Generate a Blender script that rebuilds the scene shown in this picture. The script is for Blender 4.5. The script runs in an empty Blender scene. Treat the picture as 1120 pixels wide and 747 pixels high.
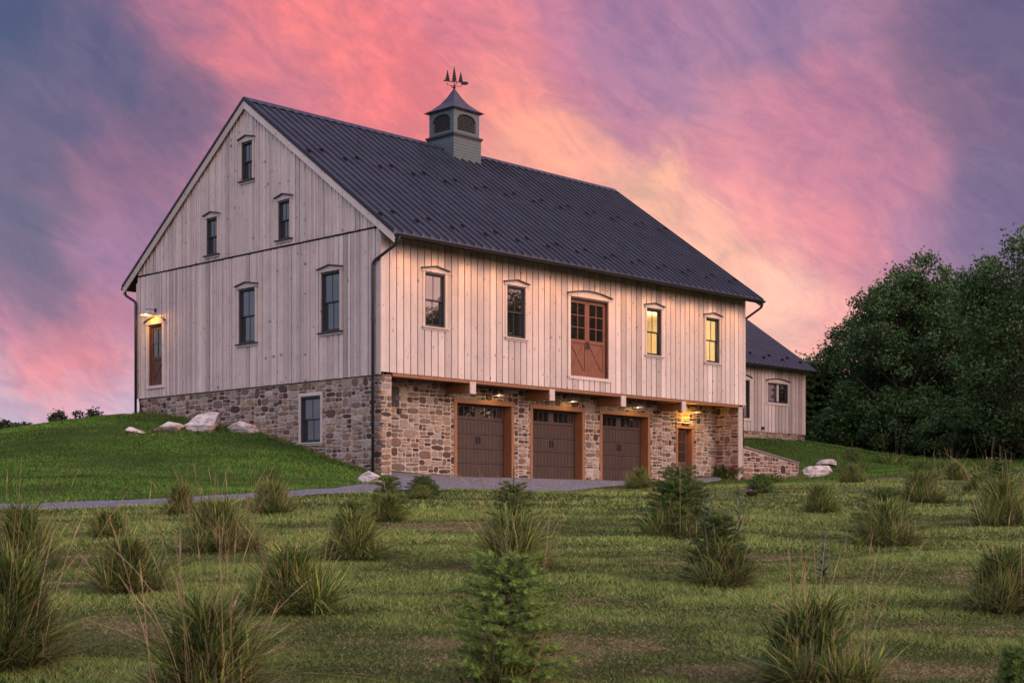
import bpy, bmesh, math, random
import numpy as np
from mathutils import Vector, Matrix
R = math.radians
sc = bpy.context.scene
C = sc.collection

# ------------------------------------------------------------------ camera
EYE = -1.33                        # the slab of the garage is z = 0, the camera stands lower on the slope
cam_d = bpy.data.cameras.new('camera'); cam = bpy.data.objects.new('camera', cam_d); C.objects.link(cam)
cam.location = (0, 0, EYE); cam.rotation_euler = (R(90), 0, 0)
cam_d.sensor_width = 36; cam_d.lens = 51.43; cam_d.shift_y = 0.1701; cam_d.clip_end = 6000; cam_d.clip_start = 0.1
cam_d.dof.use_dof = True; cam_d.dof.focus_distance = 45; cam_d.dof.aperture_fstop = 8.0
sc.camera = cam

# ------------------------------------------------------------------ world: dusk sky with lit clouds, all in directions of the world
def lin(r, g, b): return tuple(((c/255)/12.92 if c/255 < .04045 else ((c/255+.055)/1.055)**2.4) for c in (r, g, b))
world = bpy.data.worlds.new('World'); sc.world = world; world.use_nodes = True
nt = world.node_tree; nt.nodes.clear()
def N(t, nt_=None, **kw):
    n = (nt_ or nt).nodes.new(t)
    for k, v in kw.items(): setattr(n, k, v)
    return n
def azel(az, el):
    a, e = R(az), R(el); return (math.sin(a)*math.cos(e), math.cos(a)*math.cos(e), math.sin(e))
# azimuth (clockwise from +Y), elevation, sRGB colour, weight, gain
SKY = [
    (-19.3, 18.4, (60, 68, 112)), (-16.4, 16.8, (86, 76, 118)), (-12.9, 18.7, (160, 98, 130)), (-10.6, 17.4, (222, 115, 130)),
    (-8.2, 18.4, (250, 124, 124)), (-5.0, 17.1, (250, 118, 122)), (-2.9, 18.8, (230, 120, 135)), (-1.4, 15.8, (255, 146, 132)),
    (0.5, 14.2, (255, 165, 140)), (2.1, 13.0, (255, 168, 145)), (4.3, 11.6, (255, 178, 150)), (7.1, 9.8, (255, 185, 160)),
    (10.3, 7.7, (255, 195, 175)), (11.3, 6.1, (250, 165, 165)), (5.0, 14.5, (190, 118, 150)), (2.1, 17.8, (190, 115, 148)),
    (6.4, 16.4, (155, 112, 152)), (10.3, 18.2, (150, 112, 150)), (8.5, 12.8, (212, 128, 150)), (12.0, 14.2, (188, 116, 146)),
    (13.0, 10.7, (225, 134, 150)), (14.7, 12.7, (182, 114, 146)), (17.0, 15.2, (128, 94, 128)), (19.1, 17.5, (94, 80, 122)),
    (15.4, 10.0, (175, 120, 158)), (18.6, 12.2, (106, 88, 130)), (17.4, 9.9, (116, 94, 138)), (-17.7, 13.8, (94, 78, 120)),
    (-17.4, 10.9, (78, 74, 118)), (-14.4, 12.4, (136, 88, 124)), (-13.0, 15.1, (104, 78, 116)), (-11.7, 13.2, (175, 108, 140)),
    (-14.4, 10.1, (150, 103, 150)), (-17.7, 8.6, (108, 84, 128)), (-18.3, 7.1, (185, 115, 155)), (-15.7, 6.7, (205, 112, 140)),
    (-17.4, 5.4, (250, 132, 145)), (-18.6, 4.0, (180, 172, 200)), (-15.4, 4.3, (222, 160, 185)), (9.2, 10.6, (250, 150, 155)),
    (0.0, 18.1, (225, 125, 135)), (5.0, 17.7, (160, 110, 150)),
]
SKY += [(-17.0, 3.7, (176, 176, 208)), (-14.6, 3.9, (200, 178, 205)), (5.5, 12.2, (255, 186, 150)), (8.5, 9.5, (255, 186, 158))]
FAR = [ (-60, 8, (205,130,150), 8, 1.0), (-60, 45, (95,100,150), 8, 1.0), (60, 8, (190,120,150), 8, 1.0), (60, 45, (130,110,155), 8, 1.0),
        (0, 50, (120,105,150), 8, 1.0), (0, 88, (190,182,205), 8, 2.3), (105, 15, (255,190,175), 8, 2.3), (135, 14, (255,205,190), 8, 3.4), (165, 16, (255,200,195), 8, 2.4),
        (125, 50, (228,205,205), 8, 2.0), (-130, 15, (192,190,215), 8, 2.9), (-160, 30, (208,203,220), 8, 2.8), (-130, 60, (170,175,205), 8, 2.0),
        (-100, 20, (150,155,185), 8, .8), (-82, 12, (150,155,185), 8, .7), (0, -30, (60,60,55), 30, .4), (180, -30, (60,60,55), 30, .4), (90,-30,(60,60,55),30,.4), (-90,-30,(60,60,55),30,.4) ]
tc = N('ShaderNodeTexCoord')
L = nt.links.new
def vm(op, a=None, b=None, s=None):
    n = N('ShaderNodeVectorMath', operation=op)
    for i, v in ((0, a), (1, b)):
        if v is None: continue
        if isinstance(v, (tuple, list)): n.inputs[i].default_value = v
        else: L(v, n.inputs[i])
    if s is not None:
        if isinstance(s, (int, float)): n.inputs['Scale'].default_value = s
        else: L(s, n.inputs['Scale'])
    return n.outputs['Value'] if op in ('DISTANCE', 'DOT_PRODUCT', 'LENGTH') else n.outputs['Vector']
def mt(op, a, b=None, c=None):
    n = N('ShaderNodeMath', operation=op)
    for i, v in ((0, a), (1, b), (2, c)):
        if v is None: continue
        if isinstance(v, (int, float)): n.inputs[i].default_value = v
        else: L(v, n.inputs[i])
    return n.outputs[0]
D = vm('NORMALIZE', tc.outputs['Generated'])
def noise(vec, scale, detail, rough=.55, dist=0.0, out='Color'):
    n = N('ShaderNodeTexNoise'); L(vec, n.inputs['Vector'])
    n.inputs['Scale'].default_value = scale; n.inputs['Detail'].default_value = detail
    n.inputs['Roughness'].default_value = rough; n.inputs['Distortion'].default_value = dist
    return n.outputs[out]
w1 = vm('SCALE', vm('SUBTRACT', noise(D, 3.2, 4), (.5, .5, .5)), s=.07)
# streak coordinates: turned first, then stretched, so the wisps run from upper left to lower right
mr = N('ShaderNodeMapping'); mr.inputs['Rotation'].default_value = (0, R(-33), 0); L(D, mr.inputs['Vector'])
mp = N('ShaderNodeMapping'); mp.inputs['Scale'].default_value = (1.0, 1.0, 2.1); L(mr.outputs[0], mp.inputs['Vector'])
w2 = vm('ADD', vm('SCALE', vm('SUBTRACT', noise(mp.outputs[0], 7, 7, .60, .5), (.5, .5, .5)), s=.095), vm('SCALE', vm('SUBTRACT', noise(D, 22, 6, .65), (.5, .5, .5)), s=.03))
DW = vm('ADD', vm('ADD', D, w1), w2)
acc = wacc = None
def add_pt(p, col, wt, gain, eps, acc, wacc):
    d = vm('DISTANCE', DW, p)
    w = mt('MULTIPLY', mt('POWER', mt('ADD', mt('MULTIPLY', d, d), eps), -2.6), wt*1e-5)
    c = vm('SCALE', tuple(x*gain for x in lin(*col)), s=w)
    return (c if acc is None else vm('ADD', acc, c)), (w if wacc is None else mt('ADD', wacc, w))
for az, el, col in SKY: acc, wacc = add_pt(azel(az, el), col, 1, 1, .0009, acc, wacc)
for az, el, col, wt, gain in FAR: acc, wacc = add_pt(azel(az, el), col, wt, gain, .0009, acc, wacc)
base = vm('SCALE', acc, s=mt('DIVIDE', 1.0, wacc))
st = mt('ADD', mt('MULTIPLY', noise(mp.outputs[0], 7, 8, .66, .8, 'Fac'), .6), mt('MULTIPLY', noise(mp.outputs[0], 26, 7, .68, 1.0, 'Fac'), .4))
rmp = N('ShaderNodeMapRange'); rmp.inputs['From Min'].default_value = .41; rmp.inputs['From Max'].default_value = .59
rmp.inputs['To Min'].default_value = 0.0; rmp.inputs['To Max'].default_value = 1.0; L(st, rmp.inputs['Value'])
cool = vm('MULTIPLY', base, (.73, .79, .93)); warm = vm('MULTIPLY', base, (1.16, 1.12, 1.05))
mixc = N('ShaderNodeMix', data_type='RGBA'); L(rmp.outputs[0], mixc.inputs['Factor']); L(cool, mixc.inputs['A']); L(warm, mixc.inputs['B'])
bg = N('ShaderNodeBackground'); L(mixc.outputs['Result'], bg.inputs['Color']); bg.inputs['Strength'].default_value = 1.0
sky = N('ShaderNodeTexSky', sky_type='NISHITA'); sky.sun_disc = False
SUN_AZ, SUN_EL = 122, 20
sky.sun_elevation = R(2); sky.sun_rotation = R(SUN_AZ)
bg2 = N('ShaderNodeBackground'); L(sky.outputs[0], bg2.inputs['Color']); bg2.inputs['Strength'].default_value = 0.05
ad = N('ShaderNodeAddShader'); L(bg.outputs[0], ad.inputs[0]); L(bg2.outputs[0], ad.inputs[1])
wo = N('ShaderNodeOutputWorld'); L(ad.outputs[0], wo.inputs['Surface'])
world.cycles.sampling_method = 'MANUAL'; world.cycles.sample_map_resolution = 512

sl = bpy.data.lights.new('sun', 'SUN'); so = bpy.data.objects.new('sun', sl); C.objects.link(so)
sl.energy = 1.6; sl.angle = R(25); sl.color = (1.0, .84, .79)
so.rotation_euler = (Vector(azel(SUN_AZ, SUN_EL))).to_track_quat('Z', 'Y').to_euler()
sc.view_settings.view_transform = 'Standard'; sc.view_settings.look = 'None'
sc.view_settings.exposure = 0.0; sc.view_settings.gamma = 1.0; sc.view_settings.use_curve_mapping = False
sc.cycles.max_bounces = 6; sc.cycles.transparent_max_bounces = 8; sc.cycles.use_denoising = True
sc.cycles.sample_clamp_indirect = 6

# ------------------------------------------------------------------ barn frame
#TERRAIN-BEGIN
TH = math.radians(46); CX, CY = -4.11, 46.0
def bw(s, t): return (CX + s*math.cos(TH) - t*math.sin(TH), CY + s*math.sin(TH) + t*math.cos(TH))
def wb(x, y):
    dx, dy = x-CX, y-CY
    return dx*math.cos(TH)+dy*math.sin(TH), -dx*math.sin(TH)+dy*math.cos(TH)
pts = []
for X in (-45, -30, -15, 0, 15, 30, 45):
    for Y in (-20, -5, 5, 15, 25): pts.append((X, Y, -2.93+.0548*Y + (0 if abs(X) < 20 else .1)))
pts += [(-6, 34, -1.05), (4, 38, -.82), (12, 38, -.82), (22, 38, -.8), (35, 38, -.7), (0, 46, -.45), (10, 48, -.3), (22, 50, -.1), (35, 50, 0)]
for s, t, z in [(0, -.2, -.08), (5, -.2, -.04), (5, 3, 0), (10, -.2, -.04), (15, -.2, -.02), (15, 4, .3), (19.6, -.3, .12), (0, -5, -.56), (10, -4, -.3), (19.6, -4, .05),
                (-.2, 1.2, .17), (-.2, 3.7, .85), (-.2, 6.2, 1.42), (-.2, 10, 2.05), (-.2, 14.1, 2.52), (-2, 12, 2.1), (-2.5, 7, 1.2), (-3, 3, .35), (4, 10, 1.8), (10, 18, 2.5), (20, 18, 2.7),
                (19.7, .6, .2), (19.8, 4, 1.3), (19.8, 9, 2.4), (23.8, .5, .35), (26, 3, 1.4), (28, 6, 2.42), (33.6, 6, 2.46), (31, 12, 2.6), (38, 10, 2.6), (24, -2, .4), (29, -2, .75), (33, 2, 1.55)]:
    pts.append(bw(s, t)+(z,))
pts += [(-20.3, 58, 2.05), (-18.8, 60, 2.45), (-14, 46, .5), (-12, 40, -.42), (-10, 36, -.95), (-20, 40, -.75), (-25, 50, .65), (-36, 58, 1.3), (-30, 72, 2.2), (-10, 80, 2.6),
        (-50, 70, 1.6), (-60, 110, 1.0), (-20, 120, 1.6), (20.6, 75, 1.67), (24.5, 70, 1.36), (17, 82, 2.3), (32, 68, 1.1), (45, 70, 1.0), (25, 95, 2.2), (50, 110, 1.8), (20, 130, 1.8), (18, 60, .62), (60, 40, -.4)]
P = np.array(pts)
def kern(d2): return np.sqrt(d2+9.0)
_n = len(P)
_A = np.zeros((_n+3, _n+3)); _A[:_n, :_n] = kern(((P[:, None, :2]-P[None, :, :2])**2).sum(-1)) - .02*np.eye(_n)
_A[:_n, _n] = 1; _A[:_n, _n+1:] = P[:, :2]; _A[_n:, :_n] = _A[:_n, _n:].T
_W = np.linalg.solve(_A, np.concatenate([P[:, 2], [0, 0, 0]]))
def sm(x): x = np.clip(x, 0, 1); return x*x*(3-2*x)
def vnoise(x, y, seed=0):
    xi, yi = np.floor(x).astype(np.int64), np.floor(y).astype(np.int64); fx, fy = x-xi, y-yi
    def h(a, b):
        n = (a*374761393 + b*668265263 + seed*1442695) & 0x7fffffff
        n = ((n ^ (n >> 13))*1274126177) & 0x7fffffff
        return ((n ^ (n >> 16)) & 0xffff)/65535.0
    fx, fy = fx*fx*(3-2*fx), fy*fy*(3-2*fy)
    return (h(xi, yi)*(1-fx)+h(xi+1, yi)*fx)*(1-fy)+(h(xi, yi+1)*(1-fx)+h(xi+1, yi+1)*fx)*fy
def terrain(x, y):
    x = np.asarray(x, float); y = np.asarray(y, float); sh = x.shape
    xf, yf = x.ravel(), y.ravel(); out = np.empty(xf.size)
    for i in range(0, xf.size, 20000):
        a, b = xf[i:i+20000], yf[i:i+20000]
        k = kern((a[:, None]-P[None, :, 0])**2+(b[:, None]-P[None, :, 1])**2)
        out[i:i+20000] = k@_W[:_n]+_W[_n]+_W[_n+1]*a+_W[_n+2]*b
    r = np.hypot(xf, yf-40); k = sm((r-75)/90)
    far = np.where(yf > 40, 1.4, -3.2)
    out = out*(1-k)+far*k
    dx, dy = xf-CX, yf-CY; c, s_ = math.cos(TH), math.sin(TH)
    s = dx*c+dy*s_; t = -dx*s_+dy*c
    d = 1.25*(1-sm((s-19.6)/7.0))*sm((s-19.3)/.25)
    tw = .3+np.clip(s-23.2, 0, 8)*.6
    out = out+d*sm((t-.05)/tw)*(1-sm((t-1.5)/6.5))
    # mowing undulations on the field
    out = out+.05*(vnoise(xf*.35, yf*.9, 3)-.5)*(1-sm((yf-38)/6))+.03*(vnoise(xf*1.3, yf*1.6, 5)-.5)*(1-sm((yf-38)/6))
    return out.reshape(sh)
#TERRAIN-END
def gz(x, y): return float(terrain(np.array([x]), np.array([y]))[0])

# ------------------------------------------------------------------ materials
def mat(name):
    m = bpy.data.materials.new(name); m.use_nodes = True; return m, m.node_tree, m.node_tree.nodes['Principled BSDF']
class NB:                                           # a small node helper for materials
    def __init__(s, t): s.t = t
    def n(s, ty, **kw):
        n = s.t.nodes.new(ty)
        for k, v in kw.items(): setattr(n, k, v)
        return n
    def l(s, a, b): s.t.links.new(a, b)
    def put(s, v, sock):
        if isinstance(v, (int, float)): sock.default_value = v
        elif isinstance(v, (tuple, list)): sock.default_value = tuple(v)+((1,) if len(v) == 3 and sock.type == 'RGBA' else ())
        else: s.l(v, sock)
    def obj(s): return s.n('ShaderNodeTexCoord').outputs['Object']
    def noise(s, vec, scale, detail=4, rough=.55, out='Fac', dist=0):
        n = s.n('ShaderNodeTexNoise'); s.l(vec, n.inputs['Vector'])
        n.inputs['Scale'].default_value = scale; n.inputs['Detail'].default_value = detail; n.inputs['Roughness'].default_value = rough; n.inputs['Distortion'].default_value = dist
        return n.outputs[out]
    def m(s, op, a, b=0., c=0.):
        n = s.n('ShaderNodeMath', operation=op); s.put(a, n.inputs[0]); s.put(b, n.inputs[1]); s.put(c, n.inputs[2]); return n.outputs[0]
    def mapv(s, vec, sc_=(1, 1, 1), rot=(0, 0, 0)):
        n = s.n('ShaderNodeMapping'); s.l(vec, n.inputs['Vector']); n.inputs['Scale'].default_value = sc_; n.inputs['Rotation'].default_value = rot; return n.outputs[0]
    def rng(s, v, a, b, c, d):
        n = s.n('ShaderNodeMapRange'); s.put(v, n.inputs['Value'])
        for k, x in zip(('From Min', 'From Max', 'To Min', 'To Max'), (a, b, c, d)): n.inputs[k].default_value = x
        return n.outputs[0]
    def mix(s, f, a, b, blend='MIX'):
        n = s.n('ShaderNodeMix', data_type='RGBA', blend_type=blend); s.put(f, n.inputs['Factor']); s.put(a, n.inputs['A']); s.put(b, n.inputs['B']); return n.outputs['Result']
    def ramp(s, v, stops):
        n = s.n('ShaderNodeValToRGB'); s.put(v, n.inputs[0]); e = n.color_ramp.elements
        while len(e) < len(stops): e.new(.5)
        for x, (p, c) in zip(e, stops): x.position = p; x.color = tuple(c)+(1,)
        return n.outputs[0]
    def attr(s, name): return s.n('ShaderNodeAttribute', attribute_name=name)
    def bump(s, h, st, dist, bs):
        n = s.n('ShaderNodeBump'); s.put(h, n.inputs['Height']); n.inputs['Strength'].default_value = st; n.inputs['Distance'].default_value = dist; s.l(n.outputs[0], bs.inputs['Normal'])
def wall_uv(b):                                     # (x+y, z) so one pattern runs round every vertical face
    sp = b.n('ShaderNodeSeparateXYZ'); b.l(b.obj(), sp.inputs[0])
    cb = b.n('ShaderNodeCombineXYZ'); b.put(b.m('ADD', sp.outputs[0], sp.outputs[1]), cb.inputs[0]); b.l(sp.outputs[2], cb.inputs[1]); return cb.outputs[0]
M = {}
def simple(name, col, rough=.6, metal=0., nz=.0, nscale=8, spec=.5, bump=0.):
    m, t, p = mat(name); b = NB(t)
    p.inputs['Roughness'].default_value = rough; p.inputs['Metallic'].default_value = metal; p.inputs['Specular IOR Level'].default_value = spec
    if nz: b.put(b.mix(b.rng(b.noise(b.obj(), nscale, 5), .3, .7, 0, 1), tuple(c*(1-nz) for c in col), tuple(c*(1+nz) for c in col)), p.inputs['Base Color'])
    else: p.inputs['Base Color'].default_value = tuple(col)+(1,)
    if bump: b.bump(b.noise(b.obj(), nscale*3, 4), bump, .02, p)
    M[name] = m; return m
def siding_mat(name, a, c):
    m, t, p = mat(name); b = NB(t); uv = wall_uv(b)
    tone = b.attr('tone').outputs['Fac']
    grain = b.noise(b.mapv(uv, (26, 1.1, 1)), 2.0, 6, .65)
    blot = b.noise(uv, .8, 4, .6)
    col = b.mix(b.rng(grain, .28, .72, 0, 1), a, c)
    col = b.mix(b.rng(blot, .35, .7, 0, .35), col, (a[0]*.72, a[1]*.74, a[2]*.78))
    col = b.mix(1.0, col, b.ramp(tone, [(0, (.62, .60, .60)), (.5, (.88, .86, .85)), (1, (1.12, 1.1, 1.08))]), 'MULTIPLY')
    v = b.n('ShaderNodeTexVoronoi', voronoi_dimensions='2D', feature='F1'); b.l(b.mapv(uv, (4.6, 2.4, 1)), v.inputs['Vector']); v.inputs['Scale'].default_value = 1.0; v.inputs['Randomness'].default_value = 1
    ksz = b.n('ShaderNodeSeparateColor'); b.l(v.outputs['Color'], ksz.inputs[0])
    k = b.m('MULTIPLY', b.rng(b.m('DIVIDE', b.m('ADD', v.outputs['Distance'], b.m('MULTIPLY', b.noise(uv, 30, 2), .06)), b.rng(ksz.outputs[1], 0, 1, .55, 1.5)), .085, .13, 1, 0), b.rng(ksz.outputs[0], .45, .95, 0, .8))
    col = b.mix(k, col, (.10, .055, .035))
    b.put(col, p.inputs['Base Color']); p.inputs['Roughness'].default_value = .8; p.inputs['Specular IOR Level'].default_value = .25
    b.bump(grain, .35, .01, p); M[name] = m
siding_mat('siding', (.45, .395, .37), (.66, .595, .56))
siding_mat('trimwood', (.47, .41, .37), (.64, .575, .53))
def cedar(name, a, c):
    m, t, p = mat(name); b = NB(t); g = b.noise(b.mapv(b.obj(), (9, 9, 1.2)), 2.2, 6, .65)
    b.put(b.mix(b.rng(g, .3, .7, 0, 1), a, c), p.inputs['Base Color']); p.inputs['Roughness'].default_value = .55; b.bump(g, .2, .01, p); M[name] = m
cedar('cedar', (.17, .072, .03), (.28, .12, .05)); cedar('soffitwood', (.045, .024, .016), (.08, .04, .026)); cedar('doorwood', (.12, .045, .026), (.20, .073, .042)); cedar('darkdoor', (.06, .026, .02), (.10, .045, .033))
def stone_mat(name, tint=(1, 1, 1)):                 # each stone carries its own tone; quarry colours by tone, mottled inside
    m, t, p = mat(name); b = NB(t); uv = wall_uv(b); tn = b.attr('tone').outputs['Fac']
    col = b.ramp(tn, [(0, (.032, .024, .026)), (.15, (.075, .045, .040)), (.28, (.19, .12, .085)), (.42, (.13, .115, .115)), (.54, (.33, .235, .16)), (.68, (.20, .135, .105)), (.80, (.38, .31, .24)), (.9, (.26, .25, .25)), (1, (.46, .42, .38))])
    col = b.mix(b.rng(b.noise(uv, 7, 6, .7), .35, .75, 0, .55), col, (.07, .052, .048)); col = b.mix(b.rng(b.noise(uv, 23, 4, .6), .5, .8, 0, .35), col, (.42, .34, .29))
    b.put(b.mix(1.0, col, tint, 'MULTIPLY'), p.inputs['Base Color']); p.inputs['Roughness'].default_value = .9; p.inputs['Specular IOR Level'].default_value = .2
    b.bump(b.m('ADD', b.noise(uv, 12, 6, .65), b.noise(uv, 40, 3)), .7, .03, p); M[name] = m
stone_mat('stone', (1.05, 1.0, .94)); stone_mat('stone_red', (1.0, .78, .77))
m, t, p = mat('mortar'); b = NB(t); b.put(b.mix(b.noise(b.obj(), 9, 5), (.27, .23, .20), (.46, .41, .36)), p.inputs['Base Color']); p.inputs['Roughness'].default_value = .95; b.bump(b.noise(b.obj(), 30, 4), .6, .02, p); M['mortar'] = m
simple('roofmetal', (.030, .035, .050), .33, .0, .25, 1.3, spec=.9); simple('guard', (.010, .010, .014), .8, 0, .1, 10, spec=.1); simple('darkmetal', (.022, .026, .032), .45, .3, .1, 10)
simple('frame', (.018, .026, .034), .45, 0, .1, 10); simple('backing', (.02, .016, .014), .9)
simple('garage', (.042, .025, .020), .5, 0, .15, 3); simple('cupola_paint', (.068, .095, .104), .6, 0, .1, 6); simple('louvre', (.045, .05, .052), .6, 0, .1, 8)
simple('copper', (.060, .060, .080), .45, .2, .2, 5); simple('lampmetal', (.55, .55, .55), .35, .5, .05, 8)
simple('cream', (.75, .66, .52), .8, 0, .05, 4); simple('capstone', (.16, .13, .12), .85, 0, .3, 6, bump=.4)
m, t, p = mat('boulder'); b = NB(t); o = b.obj()
n1 = b.noise(o, 1.6, 6, .6, dist=.6); n2 = b.noise(b.mapv(o, (1, 1, 3.5)), 3.2, 6, .65)
c_ = b.mix(b.rng(n1, .35, .65, 0, 1), (.74, .69, .64), (.38, .36, .38)); c_ = b.mix(b.rng(n2, .50, .60, 0, .9), c_, (.34, .22, .12)); c_ = b.mix(b.rng(b.noise(o, 5, 6, .7), .6, .7, 0, .7), c_, (.09, .08, .09))
b.put(c_, p.inputs['Base Color']); p.inputs['Roughness'].default_value = .9; b.bump(b.m('ADD', n2, b.noise(o, 12, 6, .7)), .8, .06, p); M['boulder'] = m
m, t, p = mat('glass_dark'); b = NB(t)              # a pane before an unlit room
p.inputs['Base Color'].default_value = (.012, .011, .012, 1); p.inputs['Roughness'].default_value = .03
gl = b.n('ShaderNodeBsdfGlossy'); gl.inputs['Roughness'].default_value = .015; gl.inputs['Color'].default_value = (.9, .95, 1, 1)
mx = b.n('ShaderNodeMixShader'); lw = b.n('ShaderNodeFresnel'); lw.inputs['IOR'].default_value = 2.7
b.l(lw.outputs[0], mx.inputs[0]); b.l(p.outputs[0], mx.inputs[1]); b.l(gl.outputs[0], mx.inputs[2]); b.l(mx.outputs[0], t.nodes['Material Output'].inputs[0])
b.bump(b.noise(b.obj(), 1.7, 2), .05, .02, gl); M['glass_dark'] = m
m, t, p = mat('glass_clear'); b = NB(t)
tr = b.n('ShaderNodeBsdfTransparent'); gl = b.n('ShaderNodeBsdfGlossy'); gl.inputs['Roughness'].default_value = .01; mx = b.n('ShaderNodeMixShader'); mx.inputs[0].default_value = .08
b.l(tr.outputs[0], mx.inputs[1]); b.l(gl.outputs[0], mx.inputs[2]); b.l(mx.outputs[0], t.nodes['Material Output'].inputs[0]); M['glass_clear'] = m
def emis(name, col, st):
    m, t, p = mat(name); p.inputs['Emission Color'].default_value = tuple(col)+(1,); p.inputs['Emission Strength'].default_value = st; p.inputs['Base Color'].default_value = (.8, .8, .7, 1); M[name] = m
emis('bulb', (1, .72, .34), 3.0); emis('lampglow', (1, .85, .6), 2.2)
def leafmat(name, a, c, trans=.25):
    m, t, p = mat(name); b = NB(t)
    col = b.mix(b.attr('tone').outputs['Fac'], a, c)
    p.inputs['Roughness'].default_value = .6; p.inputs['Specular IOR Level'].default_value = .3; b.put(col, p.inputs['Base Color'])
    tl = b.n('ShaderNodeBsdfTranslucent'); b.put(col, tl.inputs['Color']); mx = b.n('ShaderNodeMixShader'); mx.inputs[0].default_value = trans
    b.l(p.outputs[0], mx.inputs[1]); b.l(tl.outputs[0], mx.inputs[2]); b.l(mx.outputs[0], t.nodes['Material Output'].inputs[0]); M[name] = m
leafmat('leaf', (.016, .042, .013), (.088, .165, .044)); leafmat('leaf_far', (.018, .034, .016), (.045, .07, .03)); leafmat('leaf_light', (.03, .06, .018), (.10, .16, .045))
simple('bark', (.07, .055, .045), .9, 0, .3, 6, bump=.5)
def bladesmat(name, trans=.25):                     # colour of each blade is stored on the blade
    m, t, p = mat(name); b = NB(t); col = b.attr('col').outputs['Color']
    p.inputs['Roughness'].default_value = .65; p.inputs['Specular IOR Level'].default_value = .2; b.put(col, p.inputs['Base Color'])
    tl = b.n('ShaderNodeBsdfTranslucent'); b.put(col, tl.inputs['Color']); mx = b.n('ShaderNodeMixShader'); mx.inputs[0].default_value = trans
    b.l(p.outputs[0], mx.inputs[1]); b.l(tl.outputs[0], mx.inputs[2]); b.l(mx.outputs[0], t.nodes['Material Output'].inputs[0]); M[name] = m
bladesmat('blades', .10)
m, t, p = mat('ground'); b = NB(t); o = b.obj()
big = b.noise(b.mapv(o, (.35, .9, 1)), .9, 5, .6); fine = b.noise(o, 22, 6, .7); mid = b.noise(b.mapv(o, (1, 1.8, 1)), 2.2, 5, .65)
g = b.mix(b.rng(big, .35, .65, 0, 1), (.036, .074, .013), (.062, .108, .021)); g = b.mix(b.rng(mid, .45, .7, 0, .5), g, (.055, .082, .02))
g = b.mix(b.rng(fine, .35, .7, 0, .6), g, (.012, .024, .006))
field = b.attr('field').outputs['Fac']
dirt = b.mix(b.rng(fine, .3, .7, 0, 1), (.075, .070, .030), (.23, .195, .10))
fg = b.mix(b.m('MULTIPLY', b.attr('thatch').outputs['Fac'], b.rng(mid, .3, .5, .35, 1)), b.mix(b.rng(mid, .45, .7, 0, 1), (.034, .060, .013), (.06, .085, .022)), dirt)
b.put(b.mix(field, g, fg), p.inputs['Base Color']); p.inputs['Roughness'].default_value = .95; p.inputs['Specular IOR Level'].default_value = .1
b.bump(b.m('ADD', fine, b.m('MULTIPLY', mid, 2.0)), 1.0, .08, p); M['ground'] = m
m, t, p = mat('gravel'); b = NB(t); o = b.obj()
v = b.n('ShaderNodeTexVoronoi'); b.l(o, v.inputs['Vector']); v.inputs['Scale'].default_value = 22
sp = b.n('ShaderNodeSeparateColor'); b.l(v.outputs['Color'], sp.inputs[0])
b.put(b.mix(b.rng(b.noise(o, 1.5, 4), .4, .7, 0, .4), b.ramp(sp.outputs[0], [(0, (.055, .06, .08)), (.5, (.115, .12, .155)), (1, (.24, .24, .29))]), (.10, .10, .10)), p.inputs['Base Color'])
p.inputs['Roughness'].default_value = .9; b.bump(v.outputs['Distance'], .8, .03, p); M['gravel'] = m

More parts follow.
